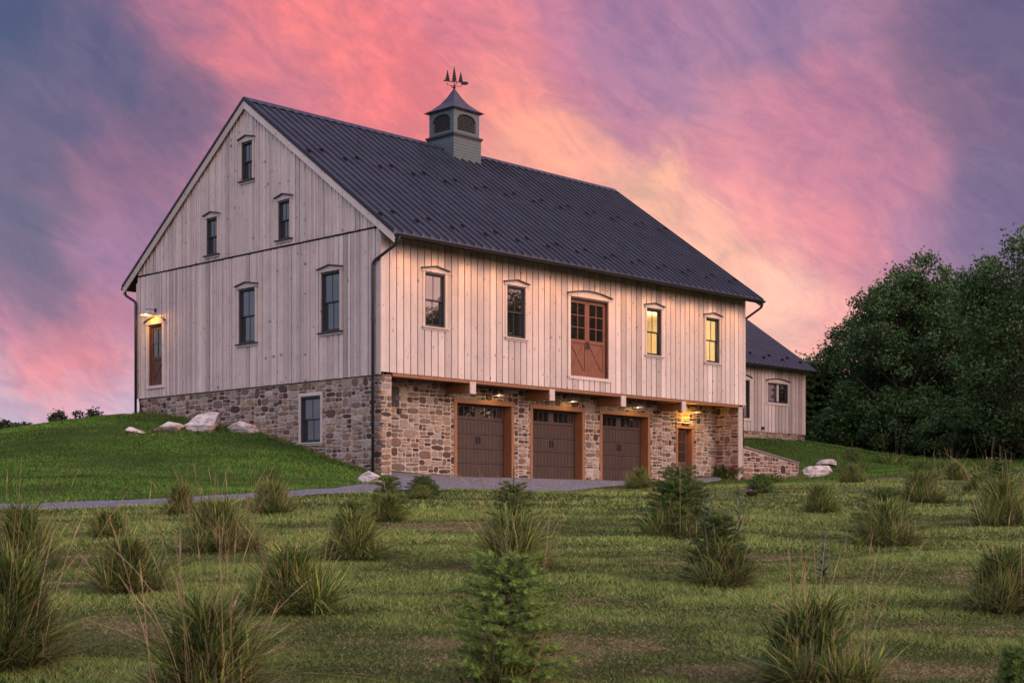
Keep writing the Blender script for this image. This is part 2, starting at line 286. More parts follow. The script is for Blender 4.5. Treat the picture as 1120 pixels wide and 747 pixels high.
# ------------------------------------------------------------------ mesh helpers
FRONT = lambda u, d, z: (u, -d, z)                   # u along the long wall, d outward
GABLE = lambda u, d, z: (-d, u, z)
ID = lambda x, y, z: (x, y, z)
class MB:
    def __init__(s, f=ID): s.v = []; s.f = []; s.tone = []; s.map = f
    def add(s, vs, fs, tone=.5):
        n = len(s.v); s.v += [s.map(*p) for p in vs]; s.f += [tuple(n+i for i in f) for f in fs]; s.tone += [tone]*len(fs)
    def hexa(s, p, tone=.5): s.add(p, [(0, 3, 2, 1), (4, 5, 6, 7), (0, 1, 5, 4), (1, 2, 6, 5), (2, 3, 7, 6), (3, 0, 4, 7)], tone)
    def box(s, x0, x1, y0, y1, z0, z1, tone=.5, zt=None):
        a, c = (z1, z1) if zt is None else zt
        s.hexa([(x0, y0, z0), (x1, y0, z0), (x1, y1, z0), (x0, y1, z0), (x0, y0, a), (x1, y0, c), (x1, y1, c), (x0, y1, a)], tone)
    def bar(s, p, q, w, h, up=(0, 0, 1), tone=.5):    # a straight bar of section w x h from p to q
        p, q = Vector(p), Vector(q); d = (q-p).normalized(); u = Vector(up); x = d.cross(u).normalized(); y = x.cross(d)
        c = [(-w/2, -h/2), (w/2, -h/2), (w/2, h/2), (-w/2, h/2)]
        s.hexa([tuple(p+x*a+y*b_) for a, b_ in c]+[tuple(q+x*a+y*b_) for a, b_ in c], tone)
    def tube(s, pth, rad, n=8, cap=True, tone=.5):
        pth = [Vector(p) for p in pth]; rad = rad if isinstance(rad, (list, tuple)) else [rad]*len(pth); vs = []; fs = []
        prev = None
        for i, p in enumerate(pth):
            d = (pth[min(i+1, len(pth)-1)]-pth[max(i-1, 0)]).normalized()
            x = d.cross(Vector((0, 0, 1)) if abs(d.z) < .95 else Vector((1, 0, 0))).normalized()
            if prev is not None:
                x = (prev-d*prev.dot(d)).normalized()
            prev = x; y = d.cross(x)
            for k in range(n):
                a = 2*math.pi*k/n; vs.append(tuple(p+(x*math.cos(a)+y*math.sin(a))*rad[i]))
            if i:
                for k in range(n): fs.append(((i-1)*n+k, (i-1)*n+(k+1) % n, i*n+(k+1) % n, i*n+k))
        if cap: fs += [tuple(range(n))[::-1], tuple((len(pth)-1)*n+k for k in range(n))]
        s.add(vs, fs, tone)
    def lathe(s, prof, c, n=20, tone=.5):
        vs = []; fs = []
        for i, (r, z) in enumerate(prof):
            for k in range(n): a = 2*math.pi*k/n; vs.append((c[0]+r*math.cos(a), c[1]+r*math.sin(a), c[2]+z))
            if i:
                for k in range(n): fs.append(((i-1)*n+k, (i-1)*n+(k+1) % n, i*n+(k+1) % n, i*n+k))
        s.add(vs, fs, tone)
    def poly(s, prof, d0, d1, tone=.5):               # polygon in (u,z) extruded along d
        n = len(prof); vs = [(u, d0, z) for u, z in prof]+[(u, d1, z) for u, z in prof]
        s.add(vs, [tuple(range(n)), tuple(range(n, 2*n))[::-1]]+[(i, (i+1) % n, n+(i+1) % n, n+i) for i in range(n)], tone)
    def build(s, name, mt_, parent=None, smooth=False, bevel=0):
        me = bpy.data.meshes.new(name); me.from_pydata(s.v, [], s.f)
        bm = bmesh.new(); bm.from_mesh(me); bmesh.ops.recalc_face_normals(bm, faces=bm.faces); bm.to_mesh(me); bm.free()
        a = me.attributes.new('tone', 'FLOAT', 'FACE'); a.data.foreach_set('value', s.tone)
        if smooth: me.polygons.foreach_set('use_smooth', [True]*len(me.polygons))
        me.materials.append(M[mt_]); o = bpy.data.objects.new(name, me); C.objects.link(o)
        if bevel:
            md = o.modifiers.new('bevel', 'BEVEL'); md.width = bevel; md.segments = 1
        if parent: o.parent = parent
        return o
def tag(o, label=None, cat=None, group=None, kind=None):
    for k, v in (('label', label), ('category', cat), ('group', group), ('kind', kind)):
        if v: o[k] = v
    return o
def empty(name, loc, rz=0, parent=None):
    o = bpy.data.objects.new(name, None); C.objects.link(o); o.location = loc; o.rotation_euler = (0, 0, rz); o.empty_display_size = .3
    if parent: o.parent = parent
    return o
def copy_tree(o, parent=None):
    c = o.copy(); C.objects.link(c)
    if parent: c.parent = parent
    for ch in o.children: copy_tree(ch, c)
    return c
def light(name, loc, energy, col, size, parent, spot=None):
    l = bpy.data.lights.new(name, 'SPOT' if spot else 'POINT'); l.energy = energy; l.color = col; l.shadow_soft_size = size
    if spot: l.spot_size = R(spot); l.spot_blend = .8
    o = bpy.data.objects.new(name, l); C.objects.link(o); o.location = loc; o.parent = parent; return o

# ------------------------------------------------------------------ ground sheet
def axis(lo, hi, step, far):
    a = list(np.arange(lo, hi+step/2, step)); st_ = step; x = a[-1]
    while x < far: st_ *= 1.22; x += st_; a.append(x)
    st_ = step; x = a[0]; pre = []
    while x > -far: st_ *= 1.22; x -= st_; pre.append(x)
    return np.array(pre[::-1]+a)
def grid_mesh(name, xs, ys, z):
    nx, ny = len(xs), len(ys); X, Y = np.meshgrid(xs, ys); v = np.stack([X, Y, z], -1).reshape(-1, 3)
    i = np.arange(nx-1)[None, :]+np.arange(ny-1)[:, None]*nx; f = np.stack([i, i+1, i+1+nx, i+nx], -1).reshape(-1, 4)
    me = bpy.data.meshes.new(name); me.vertices.add(len(v)); me.vertices.foreach_set('co', v.ravel())
    me.loops.add(f.size); me.loops.foreach_set('vertex_index', f.ravel().astype(np.int32)); me.polygons.add(len(f))
    me.polygons.foreach_set('loop_start', np.arange(0, f.size, 4, dtype=np.int32)); me.polygons.foreach_set('loop_total', np.full(len(f), 4, np.int32))
    me.update(calc_edges=True); me.validate(); me.polygons.foreach_set('use_smooth', [True]*len(me.polygons)); return me, X, Y
xs, ys = axis(-34, 40, .28, 1500), axis(2, 92, .28, 1500)
X, Y = np.meshgrid(xs, ys); Z = terrain(X, Y)
me, X, Y = grid_mesh('ground', xs, ys, Z)
def field_density(x, y):
    return vnoise(x*.34+40, y*.8, 11)*.5+vnoise(x*1.1, y*1.9, 12)*.32+vnoise(x*3.1, y*4.2, 13)*.18
# the rough field (1) and the mown lawn of the bank (0), divided by the drive
DRIVE = [(-30, 30.3), (-22, 31.8), (-16, 33.0), (-11, 34.1), (-8, 35.4), (-5.6, 37.8), (-2.6, 40.5)]
def drive_y(x): return np.interp(x, [p[0] for p in DRIVE]+[0, 6, 12, 20, 60], [p[1] for p in DRIVE]+[44.0, 50.0, 56.0, 62.0, 74.0])
fld = 1-sm((Y-drive_y(X)-(-.5))/2.0)
a = me.attributes.new('field', 'FLOAT', 'POINT'); a.data.foreach_set('value', fld.ravel())
a = me.attributes.new('thatch', 'FLOAT', 'POINT'); a.data.foreach_set('value', (.85*(1-sm((field_density(X, Y)-.235)/.13))).ravel())
me.materials.append(M['ground']); go = bpy.data.objects.new('ground', me); C.objects.link(go); go['kind'] = 'structure'
# gravel drive: a strip draped on the ground, widening into the apron before the doors
def strip(L_, R_, n=140, m=14, lift=.015):
    L_, R_ = np.array(L_), np.array(R_); t_ = np.linspace(0, len(L_)-1, n); k = np.arange(len(L_))
    l = np.stack([np.interp(t_, k, L_[:, i]) for i in (0, 1)], -1); r = np.stack([np.interp(t_, k, R_[:, i]) for i in (0, 1)], -1)
    w = np.linspace(0, 1, m)[None, :, None]; g_ = l[:, None]*(1-w)+r[:, None]*w
    g_ += (np.stack([vnoise(g_[..., 0]*1.5, g_[..., 1]*1.5, 8), vnoise(g_[..., 0]*1.5, g_[..., 1]*1.5, 9)], -1)-.5)*.35*(np.abs(w-.5) > .45)
    z = terrain(g_[..., 0], g_[..., 1])+lift - .05*(np.abs(w[..., 0]-.5) > .49)
    v = np.concatenate([g_, z[..., None]], -1).reshape(-1, 3)
    i = np.arange(m-1)[None, :]+np.arange(n-1)[:, None]*m
    return v, np.stack([i, i+1, i+1+m, i+m], -1).reshape(-1, 4)
far_e = [(-30, 31.4), (-22, 33.0), (-16, 34.3), (-11.02, 35.3), (-8.66, 36.5), (-6.2, 38.2), (-4.9, 40.3), (-4.2, 43.0), bw(.1, -.7), bw(.5, 1.2), bw(5, 1.2), bw(10, 1.2), bw(16, 1.2), bw(19.2, 1.0)]
near_e = [(-30, 29.2), (-22, 30.6), (-16, 31.8), (-10.2, 33.0), (-8.0, 34.2), (-6.0, 36.6), (-4.4, 37.9), (-3.0, 39.3), (-1.6, 41.2), bw(2.2, -5.2), bw(5, -4.6), bw(10, -3.2), bw(15.5, -1.2), bw(18.8, .5)]
v, f = strip(far_e, near_e)
POLY = far_e+near_e[::-1]
def on_drive(x, y):
    ins = np.zeros(x.shape, bool)
    for (x0, y0), (x1, y1) in zip(POLY, POLY[1:]+POLY[:1]):
        if y0 == y1: continue
        c_ = ((y0 > y) != (y1 > y)) & (x < (x1-x0)*(y-y0)/(y1-y0)+x0); ins ^= c_
    return ins
me = bpy.data.meshes.new('gravel_drive'); me.from_pydata(v.tolist(), [], f.tolist()); me.materials.append(M['gravel'])
o = bpy.data.objects.new('gravel_drive', me); C.objects.link(o); o['kind'] = 'structure'

# ------------------------------------------------------------------ the barn
LN, WD, EV, RG, SL, TR = 19.6, 14.06, 3.2, 13.12, .72, 7.03
barn = empty('barn', (CX, CY, 0), TH)
tag(barn, 'large pale wooden bank barn with dark metal roof on stone base with three garage doors', 'barn')
def roofz(t, off=0): return RG-SL*abs(t-TR)+off
def rects(u0, u1, z0, z1, ops):                       # rectangles that leave the openings free
    us = sorted({u0, u1}|{min(max(x, u0), u1) for o_ in ops for x in (o_[0], o_[1])}); out = []
    for a_, b_ in zip(us, us[1:]):
        if b_-a_ < 1e-4: continue
        z = z0
        for o_ in sorted((o_ for o_ in ops if o_[0] < (a_+b_)/2 < o_[1]), key=lambda q: q[2]):
            if o_[2] > z: out.append((a_, b_, z, min(o_[2], z1)))
            z = max(z, o_[3])
        if z < z1: out.append((a_, b_, z, z1))
    return out
def boards(name, fmap, u0, u1, z0, z1, ops, parent, rnd, seams, top=None, d0=0.0, d1=.05, jut=.0, batten=0.):
    mb = MB(fmap)
    for i, (a_, b_) in enumerate(zip(seams, seams[1:])):
        tone = min(1, max(0, rnd.gauss(.5, .22))); dd = d1+rnd.uniform(0, jut); g = .019
        L0, R0 = a_+g, b_-g
        cuts = sorted({L0, R0}|{x for o_ in ops for x in (o_[0], o_[1]) if L0 < x < R0})
        for ca, cb_ in zip(cuts, cuts[1:]):
            c_m = (ca+cb_)/2; z = z0
            for o_ in sorted((o_ for o_ in ops if o_[0] <= c_m <= o_[1]), key=lambda q: q[2]):
                if o_[2] > z: mb.box(ca, cb_, d0, dd, z, o_[2], tone)
                z = max(z, o_[3])
            if top is None:
                if z < z1: mb.box(ca, cb_, d0, dd, z, z1, tone)
            else:
                ta, tb = top(ca), top(cb_)
                if ta > z+.02 and tb > z+.02: mb.box(ca, cb_, d0, dd, z, 0, tone, zt=(ta, tb))
    if batten:
        for a_ in seams[1:-1]:
            if rnd.random() < .25: continue
            z, hw = z0, batten/2; tone = min(1, max(0, rnd.gauss(.62, .2)))
            for o_ in sorted((o_ for o_ in ops if o_[0]-hw < a_ < o_[1]+hw), key=lambda q: q[2]):
                if o_[2] > z: mb.box(a_-hw, a_+hw, d1-.01, d1+jut+.018, z, o_[2], tone)
                z = max(z, o_[3])
            if top is None: mb.box(a_-hw, a_+hw, d1-.01, d1+jut+.018, z, z1, tone)
            elif min(top(a_-hw), top(a_+hw)) > z+.02: mb.box(a_-hw, a_+hw, d1-.01, d1+jut+.018, z, 0, tone, zt=(top(a_-hw), top(a_+hw)))
    return mb.build(name, 'siding', parent)
def seams(u0, u1, step, rnd=None, var=0):
    out = [u0]
    while out[-1] < u1-step*.6: out.append(out[-1]+step*(1+(rnd.uniform(-var, var) if rnd else 0)))
    if u1-out[-1] < step*.5 and len(out) > 1: out[-1] = u1
    else: out.append(u1)
    return out
rnd = random.Random(4)
FW = [(1.80, 2.70, 4.80, 6.55), (5.60, 6.52, 4.78, 6.55), (13.20, 14.10, 4.78, 6.55), (16.95, 17.85, 4.78, 6.55)]
DD = (8.86, 10.96, 3.70, 6.52)
G_up = [(8.72, 9.38, 7.98, 9.28), (4.52, 5.16, 7.98, 9.28), (6.62, 7.26, 10.3, 11.62)]
G_lo = [(6.5, 7.46, 4.66, 6.55), (1.92, 2.88, 4.66, 6.6), (12.28, 13.26, 3.56, 5.82)]
G_st = [(3.02, 4.08, 1.10, 2.62)]
# front siding and its backing
boards('front_siding', FRONT, 0, LN, EV, 7.9, FW+[DD], barn, rnd, seams(0, LN, .30))
bk = MB()
for a_, b_, z0, z1 in rects(.02, LN-.02, EV+.02, 7.9, FW+[DD]): bk.box(a_, b_, .002, .12, z0, z1)
bk.build('wall_sheathing', 'backing', barn)
# gable siding: lower field, and the upper field lapping 25 mm proud over it
for side, fm in (('near', GABLE), ('far', lambda u, d, z: (LN+d, u, z))):
    ol, ou = (G_lo, G_up) if side == 'near' else ([], [])
    r2 = random.Random(9 if side == 'near' else 3)
    sm_ = seams(0, WD, .21, r2, .30)
    boards('gable_siding', fm, 0, WD, 3.12, 7.72, ol, barn, r2, sm_, jut=.02, batten=.05)
    boards('gable_siding', fm, 0, WD, 7.78, 0, ou, barn, r2, sm_, top=lambda u: roofz(u, -.12), d0=.02, d1=.075, jut=.02, batten=.05)
    k = MB(fm)
    for a_, b_, z0, z1 in rects(.02, WD-.02, 3.14, 7.6, ol): k.box(a_, b_, -.12, -.002, z0, z1)
    for a_, b_, z0, z1 in rects(.6, WD-.6, 7.6, 7.95, ou): k.box(a_, b_, -.12, -.002, z0, z1)
    us = sorted({.4, TR, WD-.4}|{x for o_ in ou for x in o_[:2]})
    for a_, b_ in zip(us, us[1:]):
        z = 7.95
        for o_ in sorted((o_ for o_ in ou if o_[0] < (a_+b_)/2 < o_[1]), key=lambda q: q[2]):
            if o_[2] > z: k.box(a_, b_, -.12, -.002, z, o_[2])
            z = max(z, o_[3])
        if roofz(a_, -.2) > z and roofz(b_, -.2) > z: k.box(a_, b_, -.12, -.002, z, 0, zt=(roofz(a_, -.2), roofz(b_, -.2)))
    k.build('wall_sheathing', 'backing', barn)
r2 = random.Random(12)
boards('rear_siding', lambda u, d, z: (u, WD+d, z), 0, LN, 3.0, 7.9, [], barn, r2, seams(0, LN, .3))
k = MB(); k.box(.02, LN-.02, WD-.12, WD-.002, 2.6, 7.9); k.build('wall_sheathing', 'backing', barn)
# corner boards
for bx in ((-.062, .10, -.066, -.053, EV, 7.55, .7), (-.078, -.064, -.06, .12, 3.12, 7.55, .35), (LN-.1, LN+.064, -.066, -.053, EV, 7.55, .6), (-.078, -.064, WD-.12, WD+.06, 3.12, 7.5, .4)):
    k = MB(); k.box(*bx); k.build('corner_board', 'trimwood', barn)
# ---- stone walls
SD = 1.2                                              # the lower front wall stands back under the overhang
GD = [(4.30, 7.25, -1, 2.70), (8.08, 11.06, -1, 2.70), (11.94, 14.97, -1, 2.70)]; PD = (16.63, 17.80, -1, 2.33)
GI = [(a_+.12, b_-.12, -1, 2.56) for a_, b_, _, _ in GD]; PI_ = (PD[0]+.12, PD[1]-.12, -1, 2.2)
def rubble(name, fmap, u0, u1, z0, z1, f0, ops, parent, seed, mt_='stone', top=None, size=1.0, proud=.03):
    """the laid stones of one wall face: a broken-course pattern, each stone an irregular pillow with its own tone"""
    r_ = random.Random(seed); out = []
    def split(a, b_, c, d):
        w_, h_ = b_-a, d-c; mw, mh = r_.uniform(.14, .50)*size, r_.uniform(.09, .28)*size
        if w_ > mw*1.5 and (w_/mw > h_/mh or h_ < mh*1.5): x = a+w_*r_.uniform(.36, .64); split(a, x, c, d); split(x, b_, c, d)
        elif h_ > mh*1.5: y = c+h_*r_.uniform(.36, .64); split(a, b_, c, y); split(a, b_, y, d)
        else: out.append((a, b_, c, d))
    u = u0
    while u < u1-.3:
        e = min(u1, u+r_.uniform(.9, 1.5)); e = u1 if u1-e < .5 else e; z = z0-r_.uniform(0, .3)
        while z < z1-.1: q = min(z1, z+r_.uniform(.5, .95)); q = z1 if z1-q < .2 else q; split(u, e, z, q); z = q
        u = e
    mb = MB(fmap)
    for (a, b_, c, d) in out:
        for (a1, b1, c1, d1) in (rects(a, b_, c, d, ops) if any(o_[0] < b_ and o_[1] > a and o_[2] < d and o_[3] > c for o_ in ops) else [(a, b_, c, d)]):
            w_, h_ = b1-a1, d1-c1
            if w_ < .05 or h_ < .05: continue
            if top is not None and d1 > min(top(a1), top(b1))-.01:
                d1 = min(top(a1), top(b1))-.01; h_ = d1-c1
                if h_ < .06: continue
            g = r_.uniform(.008, .02); n = 12; cx, cz = (a1+b1)/2, (c1+d1)/2; hw, hh = w_/2-g, h_/2-g; ring = []
            pw = r_.uniform(2.6, 5.0); sk = r_.uniform(-.16, .16); ro_ = r_.uniform(0, .5)
            for i in range(n):
                t_ = 2*math.pi*(i+ro_)/n; ct, st_ = math.cos(t_), math.sin(t_); rr = (abs(ct)**pw+abs(st_)**pw)**(-1/pw)*r_.uniform(.86, 1.05)
                px_, pz_ = max(-1, min(1, ct*rr)), max(-1, min(1, st_*rr)); ring.append((cx+px_*hw+pz_*sk*hh*.5, cz+pz_*hh+px_*sk*hw*.25))
            ring = [(min(max(x, u0+.004), u1-.004), min(z_, z1-.004)) for x, z_ in ring]
            pd = proud*r_.uniform(.5, 1.3); til = (r_.uniform(-.12, .12), r_.uniform(-.12, .12))
            vs = [(x, f0-.02, z_) for x, z_ in ring]+[(x, f0+pd*.6, z_) for x, z_ in ring]+[(cx+(x-cx)*.78, f0+pd+til[0]*(x-cx)+til[1]*(z_-cz), cz+(z_-cz)*.78) for x, z_ in ring]
            fs = [(i, (i+1) % n, n+(i+1) % n, n+i) for i in range(n)]+[(n+i, n+(i+1) % n, 2*n+(i+1) % n, 2*n+i) for i in range(n)]+[tuple(range(2*n, 3*n))]
            mb.add(vs, fs, r_.random())
    return mb.build(name, mt_, parent)
def wallbox(name, fmap, pieces, d0, d1, parent):
    k = MB(fmap)
    for a_, b_, z0, z1 in pieces: k.box(a_, b_, d0, d1, z0, z1)
    return k.build(name, 'mortar', parent)
w_ = wallbox('stone_front_wall', FRONT, rects(.45, LN-.31, -1.2, 3.16, GD+[PD]), -SD-.45, -SD, barn)
rubble('laid_stones', FRONT, .45, LN-.31, -.5, 3.16, -SD, [(a_+.02, b_-.02, c_, d_-.02) for a_, b_, c_, d_ in GD+[PD]], w_, 1)
w_ = wallbox('stone_gable_wall', GABLE, rects(.03, WD, -1.2, 3.10, G_st), -.45, -.03, barn)
rubble('laid_stones', GABLE, .0, WD, -.5, 3.09, -.03, G_st, w_, 2, proud=.035)
rubble('corner_stones', FRONT, .0, .45, -.5, 3.16, -.03, [], w_, 3)
w_ = wallbox('stone_gable_wall', ID, [], 0, 0, None) if False else None
k = MB(); k.box(LN-.30, LN, .03, WD, -1.2, 3.14); w_ = k.build('stone_gable_wall', 'mortar', barn)
rubble('laid_stones', lambda u, d, z: (LN-.30-d, u, z), .03, 1.2, -.4, 3.13, 0, [], w_, 4, mt_='stone_red')
rubble('corner_stones', FRONT, LN-.30, LN, -.4, 3.13, -.03, [], w_, 5)
rubble('laid_stones', lambda u, d, z: (LN+d, u, z), .0, WD, .9, 3.13, 0, [], w_, 6)
st_ = MB(); st_.box(.46, LN-.31, WD-.4, WD, -1.2, 2.98); st_.build('stone_rear_wall', 'mortar', barn)
# soffit of the overhang, edge beam, cantilevered beams
k = MB(); n_ = 12
for i in range(n_):
    y0 = .16+i*(SD-.16)/n_; k.box(.46, LN-.31, y0, y0+(SD-.16)/n_-.008, 3.165, 3.21)
k.build('overhang_soffit', 'cedar', barn)
k = MB(); k.box(.46, LN-.31, -.02, .15, 3.09, 3.195); k.build('edge_beam', 'cedar', barn)
for s in (4.0, 7.92, 11.86, 15.55):
    k = MB(); k.box(s-.11, s+.11, .0, SD+.1, 2.80, 3.085); bo = k.build('beam', 'cedar', barn, bevel=.008)
    k = MB(); k.box(s-.13, s+.13, -.05, -.003, 2.74, 3.14); k.build('beam_end', 'trimwood', bo)
# ---- roof
def slope_pts(t, off): return roofz(t, off)
k = MB(); S0, S1, OH = -.17, LN+.15, .82
t0, t1 = -OH, WD+OH
prof = [(t0, roofz(t0, -.15)), (TR, RG-.15), (t1, roofz(t1, -.15)), (t1, roofz(t1)), (TR, RG), (t0, roofz(t0))]
kk = MB(lambda u, d, z: (d, u, z)); kk.poly(prof, S0, S1)
nr = 51
for i in range(nr+1):
    s = S0+.02+(S1-S0-.04)*i/nr
    for ta, tb in ((t0, TR), (TR, t1)):
        kk.hexa([(ta, s-.022, roofz(ta)), (ta, s+.022, roofz(ta)), (tb, s+.022, roofz(tb)), (tb, s-.022, roofz(tb)),
                 (ta, s-.022, roofz(ta, .085)), (ta, s+.022, roofz(ta, .085)), (tb, s+.022, roofz(tb, .085)), (tb, s-.022, roofz(tb, .085))])
roof = kk.build('roof', 'roofmetal', barn)
k = MB(lambda u, d, z: (d, u, z)); k.poly([(TR-.2, roofz(TR-.2, .05)), (TR, RG+.06), (TR+.2, roofz(TR+.2, .05)), (TR, RG+.085)][::-1], S0-.02, S1+.02); k.build('ridge_cap', 'roofmetal', roof)
k0 = MB(); k0.box(-.08, .08, -.05, .015, 0, .08); k0.box(-.06, .06, -.07, -.05, .02, .07)
sg = k0.build('snow_guard', 'guard', roof)
first = True
for row_t, cnt in ((.12, 26), (3.75, 26)):
    for i in range(cnt):
        s = S0+.02+(S1-S0-.04)*(2*i)/nr+.2; t_ = row_t+(.3 if i % 2 else 0)
        g_ = sg if first else sg.copy()
        if not first: C.objects.link(g_)
        first = False
        if s > S1-.1: s = S1-.25
        g_.location = (s, t_, roofz(t_)); g_.parent = roof
# frieze and open rafter soffit: closed boards under the eaves
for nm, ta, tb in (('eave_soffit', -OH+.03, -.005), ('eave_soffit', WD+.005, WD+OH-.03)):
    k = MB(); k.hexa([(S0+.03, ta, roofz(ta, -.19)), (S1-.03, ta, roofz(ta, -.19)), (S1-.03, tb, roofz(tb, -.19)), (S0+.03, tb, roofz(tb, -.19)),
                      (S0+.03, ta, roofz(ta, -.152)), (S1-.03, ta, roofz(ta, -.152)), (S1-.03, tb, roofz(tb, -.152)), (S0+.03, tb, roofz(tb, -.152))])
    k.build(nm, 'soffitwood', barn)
# rake boards on both gables
for x0, x1 in ((S0-.035, S0-.003), (S1+.003, S1+.035)):
    k = MB(lambda u, d, z: (d, u, z))
    k.poly([(t0, roofz(t0, -.33)), (TR, RG-.33), (TR, RG-.03), (t0, roofz(t0, -.03))], x0, x1, .75)
    k.poly([(TR, RG-.33), (t1, roofz(t1, -.33)), (t1, roofz(t1, -.03)), (TR, RG-.03)], x0, x1, .3)
    k.build('rake_board', 'trimwood', barn)
    k = MB(lambda u, d, z: (d, u, z)); xe0, xe1 = (x0-.03, x0) if x0 < 0 else (x1, x1+.03)
    for a_, b_ in ((t0-.03, TR), (TR, t1+.03)):
        k.hexa([(a_, xe0, roofz(a_, -.05)), (a_, xe1, roofz(a_, -.05)), (b_, xe1, roofz(b_, -.05)), (b_, xe0, roofz(b_, -.05)), (a_, xe0, roofz(a_, .06)), (a_, xe1, roofz(a_, .06)), (b_, xe1, roofz(b_, .06)), (b_, xe0, roofz(b_, .06))])
    k.build('rake_flashing', 'darkmetal', barn)
for x0, x1 in ((S0+.005, -.08), (LN+.08, S1-.005)):
    k = MB(lambda u, d, z: (d, u, z))
    for a_, b_ in ((t0, TR), (TR, t1)): k.hexa([(a_, x0, roofz(a_, -.19)), (a_, x1, roofz(a_, -.19)), (b_, x1, roofz(b_, -.19)), (b_, x0, roofz(b_, -.19)), (a_, x0, roofz(a_, -.155)), (a_, x1, roofz(a_, -.155)), (b_, x1, roofz(b_, -.155)), (b_, x0, roofz(b_, -.155))], .2)
    k.build('rake_soffit', 'trimwood', barn)
# gutters: half round, and downspouts
def gutter(y, s0, s1, z, parent, outward=-1):
    k = MB(); n = 9; r = .085
    for (ra, rb) in ((r, r-.008),):
        pr = [(math.cos(math.pi+math.pi*i/(n-1)), math.sin(math.pi+math.pi*i/(n-1))) for i in range(n)]
        ring = [(y+c_*ra, z+s__*ra) for c_, s__ in pr]+[(y+c_*rb, z+s__*rb) for c_, s__ in pr[::-1]]
        m_ = len(ring); vs = [(s0, a_, b_) for a_, b_ in ring]+[(s1, a_, b_) for a_, b_ in ring]
        k.add(vs, [(i, (i+1) % m_, m_+(i+1) % m_, m_+i) for i in range(m_)])
    for e in (s0, s1): k.add([(e, y+c_*r, z+s__*r) for c_, s__ in pr], [tuple(range(n))])
    return k.build('gutter', 'darkmetal', parent)
GZ = roofz(-OH)-.06
gutter(-OH-.08, S0-.02, S1+.02, GZ, barn); gutter(WD+OH+.08, S0-.02, S1+.02, GZ, barn)
def arc(pts_, r=.12, n=4):                            # rounds the corners of a polyline
    out = [Vector(pts_[0])]
    for a_, b_, c_ in zip(pts_, pts_[1:], pts_[2:]):
        a_, b_, c_ = Vector(a_), Vector(b_), Vector(c_); p_ = b_+(a_-b_).normalized()*r; q_ = b_+(c_-b_).normalized()*r
        for i in range(n+1):
            w_ = i/n; out.append((p_*(1-w_)+b_*w_)*(1-w_)+(b_*(1-w_)+q_*w_)*w_)
    return out+[Vector(pts_[-1])]
def spout(pth, parent, brackets=()):
    k = MB(); k.tube(arc(pth, .16), .05, 8); o_ = k.build('downspout', 'darkmetal', parent, smooth=True)
    for p_ in brackets:
        k = MB(); k.tube([(p_[0], p_[1], p_[2]-.02), (p_[0], p_[1], p_[2]+.02)], .062, 8); k.build('bracket', 'darkmetal', o_)
spout([(S0+.12, -OH-.08, GZ-.07), (S0+.12, -OH-.08, GZ-.26), (-.16, .22, GZ-.75), (-.16, .22, .06)], barn, [(-.16, .22, z) for z in (1.2, 2.9, 4.9, 6.1)])
spout([(S0+.12, WD+OH+.08, GZ-.07), (S0+.12, WD+OH+.08, GZ-.25), (-.17, WD-.05, GZ-.62), (-.17, WD-.05, 2.5)], barn, [(-.17, WD-.05, z) for z in (3.5, 5.0)])
spout([(S1-.1, -OH-.08, GZ-.07), (S1-.1, -OH-.08, GZ-.24), (LN+.14, .14, GZ-.72), (LN+.14, .14, 1.3)], barn, [(LN+.14, .14, z) for z in (3.2, 5.2)])

# ---- windows
def window(fmap, r, base, parent, lit=False, hood=True, sillmat='frame', dark=True, casing=True, stone=False):
    u0, u1, z0, z1 = r; f0 = base; w = .05
    k = MB(fmap); dep = .17
    for a_, b_, c_, d_ in ((u0, u0+w, z0, z1), (u1-w, u1, z0, z1), (u0+w, u1-w, z0, z0+w), (u0+w, u1-w, z1-w, z1)): k.box(a_, b_, f0-dep, f0-.005, c_, d_)
    win = k.build('window', 'frame', parent)
    zm = (z0+z1)/2
    for nm, za, zb, dd in (('sash', zm-.02, z1-w, .07), ('sash', z0+w, zm+.02, .115)):
        a_, b_ = u0+w, u1-w; k = MB(fmap); q = .045
        for x0, x1, y0, y1 in ((a_, a_+q, za, zb), (b_-q, b_, za, zb), (a_+q, b_-q, za, za+q), (a_+q, b_-q, zb-q, zb)): k.box(x0, x1, f0-dd-.04, f0-dd, y0, y1)
        um = (a_+b_)/2; k.box(um-.011, um+.011, f0-dd-.03, f0-dd-.008, za+q, zb-q)
        k.build(nm, 'frame' if dark else 'sashwood', win)
        k = MB(fmap); k.box(a_+q, b_-q, f0-dd-.024, f0-dd-.018, za+q, zb-q); k.build('pane', 'glass_clear' if lit else 'glass_dark', win)
    if casing:
        k = MB(fmap); c = .09
        for x0, x1, y0, y1 in ((u0-c, u0, z0-.02, z1+.02), (u1, u1+c, z0-.02, z1+.02)): k.box(x0, x1, f0-.05, f0+.028, y0, y1, .5)
        k.box(u0-c, u1+c, f0-.05, f0+.03, z0-.11, z0-.02, .7)
        if not hood: k.box(u0-c, u1+c, f0-.05, f0+.028, z1+.02, z1+.13, .7)
        k.build('casing', 'trimwood', win)
    if hood:
        um = (u0+u1)/2; k = MB(fmap); e = .16; hp = .20
        k.poly([(u0-e+.03, z1+.02), (u1+e-.03, z1+.02), (u1+e-.03, z1+.10), (um, z1+hp), (u0-e+.03, z1+.10)], f0-.03, f0+.045, .5); hd = k.build('hood', 'trimwood', win)
        k = MB(fmap); k.poly([(u0-e, z1+.10), (um, z1+hp+.004), (u1+e, z1+.10), (u1+e, z1+.135), (um, z1+hp+.04), (u0-e, z1+.135)], f0-.02, f0+.11); k.build('hood_cap', 'frame', win)
    k = MB(fmap); k.box(u0-.13, u1+.13, f0-.02, f0+.09, z0-.05, z0-.005 if not stone else z0-.006); k.build('sill', sillmat, win)
    return win
